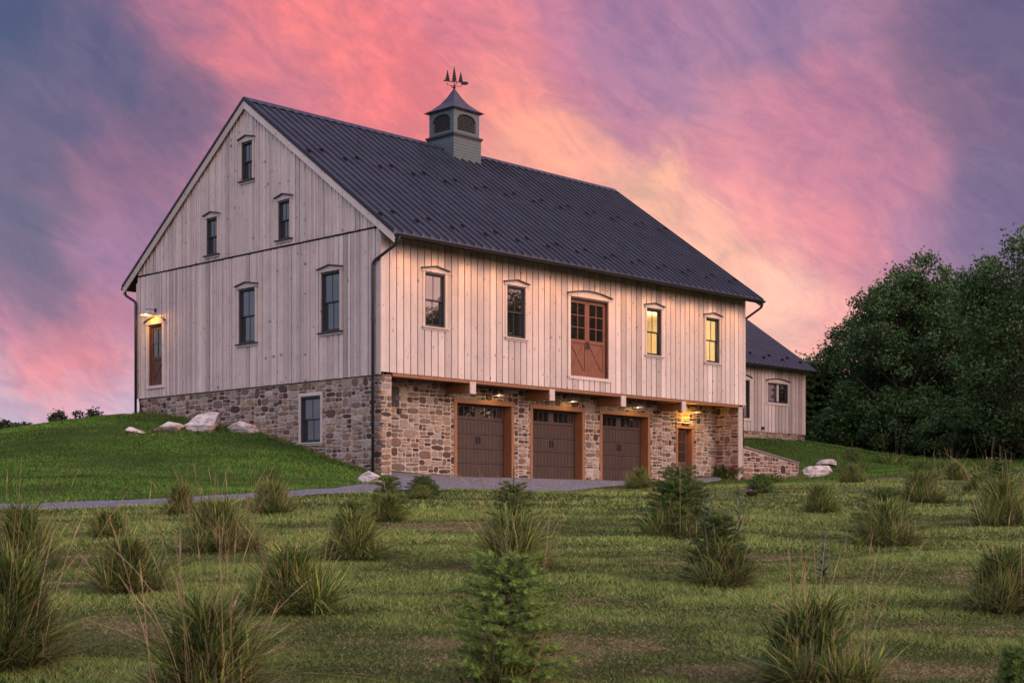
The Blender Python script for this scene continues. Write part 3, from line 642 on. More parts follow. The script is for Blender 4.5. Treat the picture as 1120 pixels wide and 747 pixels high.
simple('sashwood', (.12, .085, .075), .5, 0, .1, 10)
for i, r in enumerate(FW): window(FRONT, r, .052, barn, lit=i > 1, sillmat='trimwood')
for r in G_lo[:2]: window(GABLE, r, .095, barn)
for r in G_up: window(GABLE, r, .118, barn)
window(GABLE, G_st[0], .005, barn, hood=False, sillmat='trimwood', stone=True)
# ---- doors
def xdoor(fmap, u0, u1, z0, z1, d, parent, name, wood, cols=2, rows=2, split=.46, handle_side=1):
    st = .11; zs = z0+(z1-z0)*split; k = MB(fmap)
    for a_, b_, c_, e_ in ((u0, u0+st, z0, z1), (u1-st, u1, z0, z1), (u0+st, u1-st, z0, z0+.2), (u0+st, u1-st, z1-.12, z1), (u0+st, u1-st, zs-.06, zs+.06)): k.box(a_, b_, d-.05, d, c_, e_)
    dr = k.build(name, wood, parent)
    k = MB(fmap); k.box(u0+st, u1-st, d-.045, d-.03, z0+.2, zs-.06)
    a_, b_, c_, e_ = u0+st, u1-st, z0+.2, zs-.06
    k.bar((a_+.03, d-.018, c_+.03), (b_-.03, d-.018, e_-.03), .02, .07, (0, 0, 1)); k.bar((a_+.03, d-.0175, e_-.03), (b_-.03, d-.0175, c_+.03), .0205, .07, (0, 0, 1))
    k.build('door_panel', wood, dr)
    k = MB(fmap); k.box(a_, b_, d-.035, d-.028, zs+.06, z1-.12); k.build('pane', 'glass_dark', dr)
    k = MB(fmap)
    for i in range(1, cols): x = a_+(b_-a_)*i/cols; k.box(x-.013, x+.013, d-.027, d-.006, zs+.06, z1-.12)
    for i in range(1, rows): z = zs+.06+(z1-.12-zs-.06)*i/rows; k.box(a_, b_, d-.0265, d-.0065, z-.013, z+.013)
    k.build('muntin', wood, dr)
    hx = (u1-.055) if handle_side > 0 else (u0+.055)
    k = MB(fmap); k.box(hx-.025, hx+.025, d, d+.012, zs-.28, zs+.02); k.tube([(hx, d+.01, zs-.24), (hx, d+.06, zs-.2), (hx, d+.06, zs-.06), (hx, d+.01, zs-.02)], .011, 6); k.build('handle', 'darkmetal', dr)
    return dr
def casing(fmap, r, f0, parent, arched=False, mt_='trimwood'):
    u0, u1, z0, z1 = r; c = .13; k = MB(fmap)
    for x0, x1, y0, y1 in ((u0-c, u0, z0-.02, z1+.02), (u1, u1+c, z0-.02, z1+.02)): k.box(x0, x1, f0-.2, f0+.03, y0, y1, .8)
    k.box(u0-c, u1+c, f0-.2, f0+.034, z0-.12, z0-.02, .7)
    n = 10; um = (u0+u1)/2; e = .18
    bot = [(u0-e+.03, z1+.02), (u1+e-.03, z1+.02)]
    arc_ = [(u1+e-.03-(u1-u0+2*e-.06)*i/n, z1+.10+.15*math.sin(math.pi*i/n)) for i in range(n+1)]
    k.poly(bot+arc_, f0-.03, f0+.045, .5); cs = k.build('door_casing', mt_, parent)
    k = MB(fmap); low = [(u0-e+(u1-u0+2*e)*i/n, z1+.104+.15*math.sin(math.pi*i/n)) for i in range(n+1)]
    k.poly(low+[(a_, b_+.035) for a_, b_ in low[::-1]], f0-.02, f0+.11); k.build('hood_cap', 'frame', cs)
    return cs
casing(FRONT, DD, .052, barn)
k = MB(FRONT); k.box(DD[0], DD[0]+.04, -.13, .045, DD[2], DD[3]); k.box(DD[1]-.04, DD[1], -.13, .045, DD[2], DD[3]); k.box(DD[0]+.04, DD[1]-.04, -.13, .045, DD[3]-.05, DD[3]); k.build('door_jamb', 'darkdoor', barn)
um = (DD[0]+DD[1])/2
xdoor(FRONT, DD[0]+.045, um-.006, DD[2]+.01, DD[3]-.055, -.06, barn, 'loft_door', 'doorwood', 2, 3, handle_side=1)
xdoor(FRONT, um+.006, DD[1]-.045, DD[2]+.01, DD[3]-.055, -.06, barn, 'loft_door', 'doorwood', 2, 3, handle_side=-1)
g = G_lo[2]; casing(GABLE, g, .095, barn)
k = MB(GABLE); k.box(g[0], g[0]+.04, -.1, .05, g[2], g[3]); k.box(g[1]-.04, g[1], -.1, .05, g[2], g[3]); k.box(g[0]+.04, g[1]-.04, -.1, .05, g[3]-.05, g[3]); k.build('door_jamb', 'darkdoor', barn)
xdoor(GABLE, g[0]+.045, g[1]-.045, g[2]+.01, g[3]-.055, -.01, barn, 'side_door', 'darkdoor', 2, 2, handle_side=-1)
# garage doors: cedar surround, five panel rows, a glazed top row
for (a_, b_, _, zt) in GD:
    k = MB(FRONT); f = -SD
    k.box(a_, a_+.14, f-.42, f+.03, -.15, zt-.16); k.box(b_-.14, b_, f-.42, f+.03, -.15, zt-.16); k.box(a_-.03, b_+.03, f-.42, f+.05, zt-.16, zt)
    k.build('door_surround', 'cedar', barn, bevel=.006)
    u0, u1, z1 = a_+.15, b_-.15, zt-.17; d = f-.33; gd = MB(FRONT); n = 5; h = (z1+.02)/n
    for i in range(n):
        zb, ze = -.02+i*h+.008, -.02+(i+1)*h-.008
        if i < n-1:
            gd.box(u0, u1, d-.05, d-.012, zb, ze)
            m_ = 14
            for j in range(m_): x0 = u0+.05+(u1-u0-.1)*j/m_; gd.box(x0+.008, x0+(u1-u0-.1)/m_-.008, d-.012, d-.002, zb+.05, ze-.05)
        else:
            for x0, x1, y0, y1 in ((u0, u0+.12, zb, ze), (u1-.12, u1, zb, ze), ((u0+u1)/2-.14, (u0+u1)/2+.14, zb, ze), (u0+.12, (u0+u1)/2-.14, zb, zb+.1), (u0+.12, (u0+u1)/2-.14, ze-.06, ze), ((u0+u1)/2+.14, u1-.12, zb, zb+.1), ((u0+u1)/2+.14, u1-.12, ze-.06, ze)): gd.box(x0, x1, d-.05, d-.004, y0, y1)
    gdo = gd.build('garage_door', 'garage', barn)
    zb, ze = -.02+4*h+.108, z1-.068
    for x0, x1 in ((u0+.12, (u0+u1)/2-.14), ((u0+u1)/2+.14, u1-.12)):
        k = MB(FRONT); k.box(x0, x1, d-.04, d-.03, zb-.01, ze+.01); k.build('pane', 'glass_dark', gdo)
        for j in range(1, 4): x = x0+(x1-x0)*j/4; k = MB(FRONT); k.box(x-.012, x+.012, d-.029, d-.01, zb, ze); k.build('muntin', 'garage', gdo)
    for dx in (-.07, .07):
        k = MB(FRONT); x = (u0+u1)/2+dx; k.box(x-.022, x+.022, d, d+.012, 1.18, 1.45); k.tube([(x, d+.01, 1.2), (x, d+.05, 1.25), (x, d+.05, 1.38), (x, d+.01, 1.43)], .012, 6); k.build('handle', 'darkmetal', gdo)
# ground floor door
a_, b_, _, zt = PD; f = -SD
k = MB(FRONT); k.box(a_, a_+.13, f-.42, f+.03, -.1, zt-.13); k.box(b_-.13, b_, f-.42, f+.03, -.1, zt-.13); k.box(a_-.03, b_+.03, f-.42, f+.05, zt-.13, zt); k.build('door_surround', 'cedar', barn, bevel=.006)
xdoor(FRONT, a_+.14, b_-.14, 0.02, zt-.14, f-.22, barn, 'entry_door', 'darkdoor', 2, 3, split=.36, handle_side=-1)
k = MB(FRONT); k.box(a_+.13, b_-.13, f-.4, f+.1, -.15, .015); k.build('door_step', 'capstone', barn)
# vent grille, small outlet boxes on the stone
k = MB(FRONT); k.box(1.42, 1.78, f+.003, f+.04, 2.25, 2.9)
for i in range(8): k.box(1.45, 1.75, f+.04, f+.055, 2.29+i*.075, 2.33+i*.075)
k.build('vent_grille', 'darkmetal', barn)
k = MB(FRONT); k.box(1.72, 1.84, f+.003, f+.09, 2.02, 2.16); k.poly([(1.70, 2.16), (1.86, 2.16), (1.84, 2.19), (1.72, 2.19)], f+.003, f+.1); k.build('outlet_box', 'darkmetal', barn)

# ---- lit room behind the two right hand windows
room = MB(); x0, x1, y0, y1, z0, z1 = 12.3, 19.2, .13, 4.6, 3.9, 7.0
room.add([(x0, y0, z0), (x1, y0, z0), (x1, y1, z0), (x0, y1, z0), (x0, y0, z1), (x1, y0, z1), (x1, y1, z1), (x0, y1, z1)], [(0, 1, 2, 3), (4, 7, 6, 5), (1, 5, 6, 2), (0, 3, 7, 4), (2, 6, 7, 3)])
ro = room.build('lit_room', 'cream', barn)
for x_ in (13.9, 17.2):
    light('room_light', (x_, 2.4, 6.3), 150, (1, .74, .42), .25, ro)
k = MB(); k.lathe([(.02, .5), (.02, .25), (.18, .2), (.24, 0), (0, 0)], (18.6, 3.4, 5.1), 12); k.build('hanging_lamp', 'darkmetal', ro)
k = MB(); k.box(14.6, 15.9, 4.45, 4.58, 4.6, 5.2); k.box(14.3, 16.3, 4.2, 4.59, 5.35, 5.42); k.build('wall_shelf', 'doorwood', ro)

# ---- lamps
def gooseneck(fmap, u, f0, z, parent, reach=.45, r=.22, energy=14, stem=.32, col=(1, .62, .25)):
    k = MB(fmap); k.box(u-.05, u+.05, f0, f0+.03, z+.16, z+.3)
    k.tube(arc([(u, f0+.03, z+.24), (u, f0+reach*.45, z+stem+.02), (u, f0+reach, z+stem+.02), (u, f0+reach, z+.1)], .09), .014, 8)
    lp = k.build('wall_lamp', 'darkmetal', parent, smooth=True)
    k = MB(fmap); k.lathe([(.03, .16), (.045, .1), (r*.62, .065), (r, 0), (r-.012, 0), (r*.6, .055), (.03, .09)], (u, f0+reach, z), 24); k.build('lamp_shade', 'lampmetal', lp, smooth=True)
    k = MB(fmap); k.lathe([(.0, .075), (.045, .065), (.055, .04), (.04, .012), (0, .0)], (u, f0+reach, z), 12); k.build('bulb', 'bulb', lp, smooth=True)
    p_ = fmap(u, f0+reach, z-.02)
    light('lamp_light', p_, energy, col, .05, lp); return lp
for u in (6.05, 9.92, 13.72, 17.45): gooseneck(FRONT, u, -SD, 2.84, barn, reach=.42, energy=9)
# the glow right over the entry door comes from a small shielded fixture on its header
k = MB(FRONT); k.box(17.0, 17.42, -SD+.05, -SD+.14, zt+.02, zt+.09); fx = k.build('door_lamp', 'darkmetal', barn)
k = MB(FRONT); k.box(17.03, 17.39, -SD+.06, -SD+.13, zt+.09, zt+.096); k.build('lamp_lens', 'bulb', fx)
light('lamp_light', FRONT(17.2, -SD+.42, zt+.26), 40, (1, .47, .05), .1, fx)
gooseneck(GABLE, 12.77, .07, 6.14, barn, reach=.42, r=.24, energy=48, stem=.22, col=(1, .44, .07))
for s in [.9+1.37*i for i in range(14)]:  # most of these soffit lamps are added, to spread the orange wash evenly
    k = MB(); zz = roofz(-.52, -.2); k.lathe([(.0, 0), (.035, 0), (.045, -.04), (.055, -.10), (.045, -.105), (0, -.09)], (s, -.52, zz), 12); sp_ = k.build('soffit_wash_lamp', 'lampmetal', barn, smooth=True)
    l_ = light('lamp_light', (s, -.64, zz-.13), 80, (1, .37, .09), .1, sp_, spot=165); l_.rotation_euler = (R(-14), 0, 0)

# ---- cupola and weathervane
cup = empty('cupola', (9.9, TR, 0), 0, barn)
a = .74
k = MB(); k.box(-a, a, -a, a, 12.3, 13.52)
for i in range(9):
    z = 12.5+i*.115; k.box(-a-.012, a+.012, -a-.012, a+.012, z, z+.1)
k.build('cupola_base', 'cupola_paint', cup)
k = MB(); k.box(-a-.07, a+.07, -a-.07, a+.07, 13.52, 13.6); k.box(-a-.03, a+.03, -a-.03, a+.03, 13.46, 13.52); k.build('cupola_band', 'darkmetal', cup)
b_ = .70
for ang in range(4):
    rot = Matrix.Rotation(ang*math.pi/2, 3, 'Z')
    fm = lambda u, d, z, rot=rot: tuple(rot@Vector((u, -d, z)))
    k = MB(fm); z0, z1 = 13.6, 14.55; w_ = .50; za, zb = 13.74, 14.2; n = 10
    k.box(-b_, -w_, b_-.06, b_, z0, z1); k.box(w_, b_-.061, b_-.06, b_, z0, z1); k.box(-w_, w_, b_-.06, b_, z0, za)
    for i in range(n):                                 # arched head
        u0_, u1_ = -w_+2*w_*i/n, -w_+2*w_*(i+1)/n; f_ = lambda u: zb+.22*math.sqrt(max(0, 1-(u/w_)**2))
        k.hexa([(u0_, b_-.06, f_(u0_)), (u1_, b_-.06, f_(u1_)), (u1_, b_, f_(u1_)), (u0_, b_, f_(u0_)), (u0_, b_-.06, z1), (u1_, b_-.06, z1), (u1_, b_, z1), (u0_, b_, z1)])
    k.build('cupola_side', 'cupola_paint', cup)
    k = MB(fm)
    for i in range(12): z = za+.02+i*.058; k.hexa([(-w_, b_-.05, z), (w_, b_-.05, z), (w_, b_-.10, z+.05), (-w_, b_-.10, z+.05), (-w_, b_-.045, z+.01), (w_, b_-.045, z+.01), (w_, b_-.095, z+.06), (-w_, b_-.095, z+.06)])
    k.box(-w_, w_, b_-.2, b_-.18, za-.1, z1); k.build('louvre', 'louvre', cup)
k = MB(); k.box(-.79, .79, -.79, .79, 14.55, 14.6); prof = [(.86, 14.58), (.62, 14.74), (.40, 14.95), (.20, 15.24), (.03, 15.56)]
for (h0, z0), (h1, z1) in zip(prof, prof[1:]):
    k.hexa([(-h0, -h0, z0), (h0, -h0, z0), (h0, h0, z0), (-h0, h0, z0), (-h1, -h1, z1), (h1, -h1, z1), (h1, h1, z1), (-h1, h1, z1)])
k.build('cupola_roof', 'copper', cup)
vane = empty('weathervane', (9.9, TR, 15.5), -TH-R(8), barn)
k = MB(); k.tube([(0, 0, 0), (0, 0, .62)], .016, 6); k.lathe([(0, .16), (.05, .12), (.06, .08), (.05, .04), (0, 0)], (0, 0, .05), 10); k.build('vane_rod', 'backing', vane)
k = MB(lambda u, d, z: (u, d, z)); k.bar((-.42, 0, .42), (.42, 0, .30), .02, .025); k.poly([(-.44, .43), (-.36, .37), (-.36, .47)], -.008, .008)
k.poly([(.42+.15*math.cos(a_), .28+.07*math.sin(a_)) for a_ in np.linspace(0, 2*math.pi, 12, endpoint=False)], -.01, .01)
for x_, h_, zb in ((-.27, .46, .40), (0, .62, .38), (.26, .42, .33)):
    pr = []; n = 6
    for i in range(n): pr += [(x_+.115*(1-i/n)+.0, zb+h_*i/n), (x_+.075*(1-i/n), zb+h_*(i+.35)/n)]
    k.poly(pr+[(x_, zb+h_)]+[(2*x_-q[0], q[1]) for q in pr[::-1]], -.009, .009)
k.build('vane_figure', 'backing', vane)
k = MB()
for a_ in (0, 90, 180, 270):
    c_, s_ = math.cos(R(a_+30)), math.sin(R(a_+30)); k.bar((0, 0, .20), (.27*c_, .27*s_, .20), .015, .015); k.tube([(.27*c_, .27*s_, .2), (.31*c_, .31*s_, .23), (.30*c_, .30*s_, .28), (.26*c_, .26*s_, .27)], .012, 5)
k.build('vane_compass', 'backing', vane)

# ------------------------------------------------------------------ the low wing behind
wing = empty('wing_house', (CX, CY, 0), TH)
tag(wing, 'low pale board sided wing with dark metal roof behind the right end of the barn', 'house')
WX0, WX1, WT, WTB, WE, WS = 19.7, 33.55, 6.0, 15.5, 6.12, .70
wr = (WT+WTB)/2
def wz(t, off=0): return WE+.42-WS*(abs(t-wr)-(wr-WT))+off-.42+.28
ops = [(30.12, 31.9, 4.26, 5.2), (27.7, 28.6, 3.38, 5.2)]
fm = lambda u, d, z: (u, WT-d, z)
r2 = random.Random(5)
boards('front_siding', fm, WX0, WX1, 2.78, 6.25, ops, wing, r2, seams(WX0, WX1, .30))
k = MB(fm)
for a_, b_, z0, z1 in rects(WX0, WX1-.02, 2.8, 6.2, ops): k.box(a_, b_, -.12, -.002, z0, z1)
k.build('wall_sheathing', 'backing', wing)
gm = lambda u, d, z: (WX1+d, u, z)
boards('gable_siding', gm, WT, WTB, 2.78, 0, [], wing, r2, seams(WT, WTB, .3), top=lambda u: wz(u, -.14))
k = MB(); k.box(WX0, WX1-.001, WT+.002, WTB, 1.4, 2.775); sb_ = k.build('stone_base', 'mortar', wing); rubble('laid_stones', lambda u, d, z: (u, WT+.002-d, z), WX0, WX1, 1.9, 2.77, 0, [], sb_, 8)
k = MB(); k.box(WX1-.12, WX1-.002, WT+.02, WTB, 2.8, 6.3); k.box(WX0, WX1-.12, WTB-.1, WTB, 2.8, 6.2); k.build('wall_sheathing', 'backing', wing)
kk = MB(lambda u, d, z: (d, u, z)); ta, tb = WT-.55, WTB+.55; e0, e1 = 19.85, WX1+.16
kk.poly([(ta, wz(ta, -.13)), (wr, wz(wr, -.13)), (tb, wz(tb, -.13)), (tb, wz(tb)), (wr, wz(wr)), (ta, wz(ta))], e0, e1)
for i in range(35):
    s = e0+.02+(e1-e0-.04)*i/34
    for p_, q_ in ((ta, wr), (wr, tb)): kk.hexa([(p_, s-.014, wz(p_)), (p_, s+.014, wz(p_)), (q_, s+.014, wz(q_)), (q_, s-.014, wz(q_)), (p_, s-.014, wz(p_, .045)), (p_, s+.014, wz(p_, .045)), (q_, s+.014, wz(q_, .045)), (q_, s-.014, wz(q_, .045))])
wroof = kk.build('roof', 'roofmetal', wing)
for i in range(9):
    g_ = sg.copy(); C.objects.link(g_); g_.parent = wroof; s = e1-.6-i*.81; t_ = ta+.55+(.25 if i % 2 else 0); g_.location = (s, t_, wz(t_))
k = MB(lambda u, d, z: (d, u, z)); k.poly([(ta, wz(ta, -.28)), (wr, wz(wr, -.28)), (wr, wz(wr, -.02)), (ta, wz(ta, -.02))], e1+.003, e1+.03); k.poly([(wr, wz(wr, -.28)), (tb, wz(tb, -.28)), (tb, wz(tb, -.02)), (wr, wz(wr, -.02))], e1+.003, e1+.03); k.build('rake_board', 'darkmetal', wing)
gutter(ta-.08, e0, e1+.02, wz(ta)-.07, wing)
spout([(e1-.1, ta-.08, wz(ta)-.14), (e1-.1, ta-.08, wz(ta)-.3), (WX1+.12, WT+.1, wz(ta)-.7), (WX1+.12, WT+.1, 2.5)], wing)
for r in ops:                                         # double casement and tall casement
    u0, u1, z0, z1 = r; um = (u0+u1)/2; k = MB(fm); w = .06; f0 = .052; two = u1-u0 > 1.2
    for a_, b_, c_, d_ in ((u0, u0+w, z0, z1), (u1-w, u1, z0, z1), (u0+w, u1-w, z0, z0+w), (u0+w, u1-w, z1-w, z1)): k.box(a_, b_, f0-.13, f0-.01, c_, d_)
    wn = k.build('window', 'frame', wing)
    k = MB(fm); c = .10
    for x0, x1, y0, y1 in ((u0-c, u0, z0-.02, z1+.02), (u1, u1+c, z0-.02, z1+.02)): k.box(x0, x1, f0-.04, f0+.03, y0, y1, .7)
    if two: k.box(um-.06, um+.06, f0-.06, f0+.02, z0+w, z1-w, .7)
    k.box(u0-c, u1+c, f0-.04, f0+.032, z0-.13, z0-.02, .7); n = 8
    k.poly([(u0-c-.02, z1+.02), (u1+c+.02, z1+.02)]+[(u1+c+.02-(u1-u0+2*c+.04)*i/n, z1+.1+.12*math.sin(math.pi*i/n)) for i in range(n+1)], f0-.03, f0+.04, .6); k.build('casing', 'trimwood', wn)
    k = MB(fm); low = [(u0-c-.05+(u1-u0+2*c+.1)*i/n, z1+.104+.12*math.sin(math.pi*i/n)) for i in range(n+1)]; k.poly(low+[(a_, b_+.04) for a_, b_ in low[::-1]], f0-.02, f0+.10); k.build('hood_cap', 'frame', wn)
    for x0, x1 in (((u0+w, um-.06), (um+.06, u1-w)) if two else ((u0+w, u1-w),)): k = MB(fm); k.box(x0, x1, f0-.09, f0-.08, z0+w, z1-w); k.build('pane', 'glass_dark', wn)
k = MB(fm); k.box(29.6, 29.8, .053, .10, 2.88, 3.02); k.build('vent_grille', 'backing', wing)

# ------------------------------------------------------------------ retaining wall
rw = empty('retaining_wall', (CX, CY, 0), TH); tag(rw, 'low sloping reddish stone retaining wall running right from the barn corner', 'retaining wall')
k = MB(); n = 12; r2 = random.Random(3)
for i in range(n):
    s0, s1 = LN+.01+(4.1)*i/n, LN+.01+4.1*(i+1)/n; z0, z1 = 1.46-.56*i/n, 1.46-.56*(i+1)/n
    k.box(s0, s1, 0, .42, -.9, 0, zt=(z0, z1))
rs_ = k.build('stone_wall', 'mortar', rw); rubble('laid_stones', FRONT, LN+.01, LN+4.1, -.3, 1.5, 0, [], rs_, 9, mt_='stone_red', top=lambda u: 1.46-.56*(u-LN-.01)/4.1)
k = MB()
for i in range(8):
    s0, s1 = LN+.03+4.1*i/8, LN+.015+4.1*(i+1)/8; z0, z1 = 1.463-.56*i/8, 1.463-.56*(i+1)/8; j = r2.uniform(-.015, .02)
    k.hexa([(s0, -.05+j, z0), (s1, -.05+j, z1), (s1, .47, z1), (s0, .47, z0), (s0, -.05+j, z0+.08), (s1, -.05+j, z1+.08), (s1, .47, z1+.08), (s0, .47, z0+.08)])
k.build('coping_stone', 'capstone', rw)

# ------------------------------------------------------------------ boulders
from mathutils import noise as mn
def boulder(x, y, dims, rz, label, seed, sink=.25, group=None):
    bm = bmesh.new(); bmesh.ops.create_icosphere(bm, subdivisions=5, radius=1)
    r2 = random.Random(seed); planes = []
    for _ in range(11):
        n_ = Vector((r2.gauss(0, 1), r2.gauss(0, 1), r2.gauss(.3, 1))).normalized(); planes.append((n_, r2.uniform(.40, .82)))
    for v in bm.verts:
        p_ = v.co.copy()
        for n_, d_ in planes:
            e = p_.dot(n_)-d_
            if e > 0: p_ -= n_*e*.98
        p_ += p_.normalized()*(.07*mn.fractal(Vector((v.co.x*2, v.co.y*2, v.co.z*5))+Vector((seed, 0, 0)), .75, 2, 7)+.06*mn.noise(v.co*1.3+Vector((seed*3, 1, 2))))
        v.co = Vector((p_.x*dims[0]/2, p_.y*dims[1]/2, p_.z*dims[2]/2))
    me = bpy.data.meshes.new('boulder'); bm.to_mesh(me); bm.free(); me.polygons.foreach_set('use_smooth', [True]*len(me.polygons)); me.materials.append(M['boulder'])
    o_ = bpy.data.objects.new('boulder', me); C.objects.link(o_); o_.rotation_euler = (0, 0, rz); o_.location = (x, y, gz(x, y)+dims[2]*(.5-sink)); tag(o_, label, 'boulder', group or 'pale boulders set along the walls')
boulder(-10.66, 50.82, (1.75, 1.40, 0.98), 0.2, 'largest pale boulder, leaning on the stone gable wall between two smaller ones', 11)
boulder(-13.00, 50.16, (0.89, 0.70, 0.34), 0.1, 'small flat pale boulder, leftmost on the grass bank', 12)
boulder(-11.82, 50.58, (1.35, 1.10, 0.48), 0.1, 'flat whitish boulder between the leftmost flat one and the largest boulder', 13)
boulder(-9.26, 50.50, (1.25, 1.00, 0.68), 0.2, 'rounded tan boulder right of the largest one at the foot of the gable wall', 14)
boulder(-4.00, 42.39, (0.89, 0.80, 0.53), 0.1, 'small pale boulder at the foot of the downspout beside the drive', 15)
boulder(13.15, 62.74, (1.43, 1.30, 0.78), 0.1, 'tan boulder at the low end of the retaining wall', 16)
boulder(14.15, 65.91, (1.08, 1.20, 0.48), 0.1, 'grey flat boulder lying on top behind the tan boulder at the retaining wall', 17)

# ------------------------------------------------------------------ foliage by arrays
def arr_mesh(name, v, tris, col=None, tone=None):
    me = bpy.data.meshes.new(name); me.vertices.add(len(v)); me.vertices.foreach_set('co', np.ascontiguousarray(v, np.float32).ravel())
    me.loops.add(tris.size); me.loops.foreach_set('vertex_index', tris.astype(np.int32).ravel()); me.polygons.add(len(tris))
    w_ = tris.shape[1]
    me.polygons.foreach_set('loop_start', np.arange(0, tris.size, w_, dtype=np.int32)); me.polygons.foreach_set('loop_total', np.full(len(tris), w_, np.int32))
    if col is not None:
        a_ = me.attributes.new('col', 'FLOAT_COLOR', 'POINT'); a_.data.foreach_set('color', np.concatenate([col, np.ones((len(col), 1))], 1).astype(np.float32).ravel())
    if tone is not None:
        a_ = me.attributes.new('tone', 'FLOAT', 'FACE'); a_.data.foreach_set('value', tone.astype(np.float32))
    me.update(calc_edges=True); return me
def ribbons(base, az, h, lean, droop, w, col, K=4, prof=None, face=None, tipcol=None):
    """n ribbons from base; path = out*lean*h*t + out*droop*h*t^2, up*h*(t - .6*droop*t^2)"""
    n = len(base); t_ = np.linspace(0, 1, K+1)[None, :, None]
    out = np.stack([np.cos(az), np.sin(az), np.zeros(n)], -1)[:, None]; up = np.array([0, 0, 1.])[None, None]
    hh = h[:, None, None]; path = base[:, None]+out*(lean[:, None, None]*t_+droop[:, None, None]*t_**2)*hh+up*hh*(t_-.55*np.minimum(droop, 1.6)[:, None, None]*t_**2)
    fa = az+np.pi/2 if face is None else face
    side = np.stack([np.cos(fa), np.sin(fa), np.zeros(n)], -1)[:, None]
    pr = (1-t_**1.6)*.9+.1 if prof is None else prof(t_)
    hw = side*w[:, None, None]*pr*.5
    v = np.stack([path-hw, path+hw], 2).reshape(n, -1, 3)             # n, (K+1)*2, 3
    m_ = (K+1)*2; b0 = np.arange(n)[:, None, None]*m_; q = np.array([[2*i, 2*i+1, 2*i+3, 2*i+2] for i in range(K)])[None]
    if col.ndim == 2: c_ = np.repeat(col[:, None], m_, 1)
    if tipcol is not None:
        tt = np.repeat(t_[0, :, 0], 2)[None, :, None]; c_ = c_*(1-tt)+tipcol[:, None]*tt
    return v.reshape(-1, 3), (b0+q).reshape(-1, 4), c_.reshape(-1, 3)
def join(parts):
    V, F, K_, o_ = [], [], [], 0
    for v, f, c in parts: V.append(v); F.append(f+o_); K_.append(c); o_ += len(v)
    return np.concatenate(V), np.concatenate(F), np.concatenate(K_)
def put(name, parts, mt_, parent=None, smooth=False):
    v, f, c = join(parts); me = arr_mesh(name, v, f, col=c); me.materials.append(M[mt_]); o_ = bpy.data.objects.new(name, me); C.objects.link(o_)
    if parent: o_.parent = parent
    return o_
GREEN = np.array([[.056, .115, .018], [.092, .155, .026], [.140, .182, .040], [.070, .125, .030], [.18, .19, .06], [.13, .14, .045]])
STRAW = np.array([[.21, .165, .08], [.28, .215, .11], [.15, .115, .055], [.19, .14, .085]])
TUFT = np.array([[.018, .038, .010], [.038, .068, .014], [.085, .145, .024], [.17, .22, .038], [.045, .08, .02], [.25, .26, .065], [.10, .15, .05]])
def pick(pal, n, rg, var=.18): return pal[rg.integers(0, len(pal), n)]*(1+rg.uniform(-var, var, (n, 1)))

# ---- field grass: blades on the ground (uncountable)
rg = np.random.default_rng(5)
def grass(n, x0, x1, y0, y1, hmin, hmax, w, wedge=True, lawn=False):
    y = rg.uniform(y0, y1, n)**1.0; k_ = .40
    x = rg.uniform(-1, 1, n)*(y*k_+1.5) if wedge else rg.uniform(x0, x1, n)
    dy = drive_y(x)
    keep = (y < dy) if not lawn else (y >= dy)
    jx, jy = x+.3*(vnoise(x*2, y*2, 31)-.5), y+.5*(vnoise(x*2, y*2, 32)-.5); keep &= ~on_drive(jx, jy)
    s = (x-CX)*math.cos(TH)+(y-CY)*math.sin(TH); t = -(x-CX)*math.sin(TH)+(y-CY)*math.cos(TH)
    keep &= ~((s > -.15) & (s < LN+.1) & (t > -.2) & (t < 14.3)); keep &= ~((s > 19) & (s < 24) & (t > -.1) & (t < .5)) & ~((s > 19) & (t > 5.9) & (t < 15.6) & (s < 33.7))
    if lawn: keep &= ~((s > -.3) & (s < 19.6) & (t > -3) & (t < 1.3))
    x, y = x[keep], y[keep]; n = len(x); d = field_density(x, y)
    h = hmin+(hmax-hmin)*sm((d-.32)/.4)*rg.uniform(.6, 1.15, n)+.2*hmin*rg.standard_normal(n)
    straw = rg.uniform(0, 1, n) < (np.clip((.345-d)*6.0, .15, .65) if not lawn else .015)
    col = pick(GREEN, n, rg); sc_ = pick(STRAW, n, rg)
    col *= (.75+.6*sm((d-.35)/.35))[:, None]
    if lawn: col = pick(GREEN[[0, 0, 1, 3]], n, rg, .12)*np.array([1.0, 1.12, .78])*(.55+.7*vnoise(x*.25, y*.7, 21)+.5*(vnoise(x*.9, y*2.2, 22)-.5))[:, None]
    col = np.where(straw[:, None], sc_*1.3, col); h = np.where(straw, h*.6, h)
    z = terrain(x, y)-.01
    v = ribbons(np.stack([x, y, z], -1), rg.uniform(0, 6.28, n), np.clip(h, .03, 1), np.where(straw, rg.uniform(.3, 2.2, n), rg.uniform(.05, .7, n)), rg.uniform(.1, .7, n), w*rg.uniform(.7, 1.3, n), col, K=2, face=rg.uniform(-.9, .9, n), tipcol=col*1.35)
    return v
parts_ = [grass(160000, 0, 0, 7.5, 13, .025, .085, .005), grass(150000, 0, 0, 13, 20, .025, .095, .008), grass(120000, 0, 0, 20, 31, .03, .11, .013), grass(90000, 0, 0, 31, 60, .04, .12, .022)]
tag(put('field_grass', parts_, 'blades'), 'rough mown green and straw coloured grass of the sloping field', 'grass', kind='stuff')
parts_ = [grass(230000, -26, 2, 33, 62, .04, .10, .024, wedge=False, lawn=True), grass(90000, 6, 30, 54, 84, .05, .11, .035, wedge=False, lawn=True)]
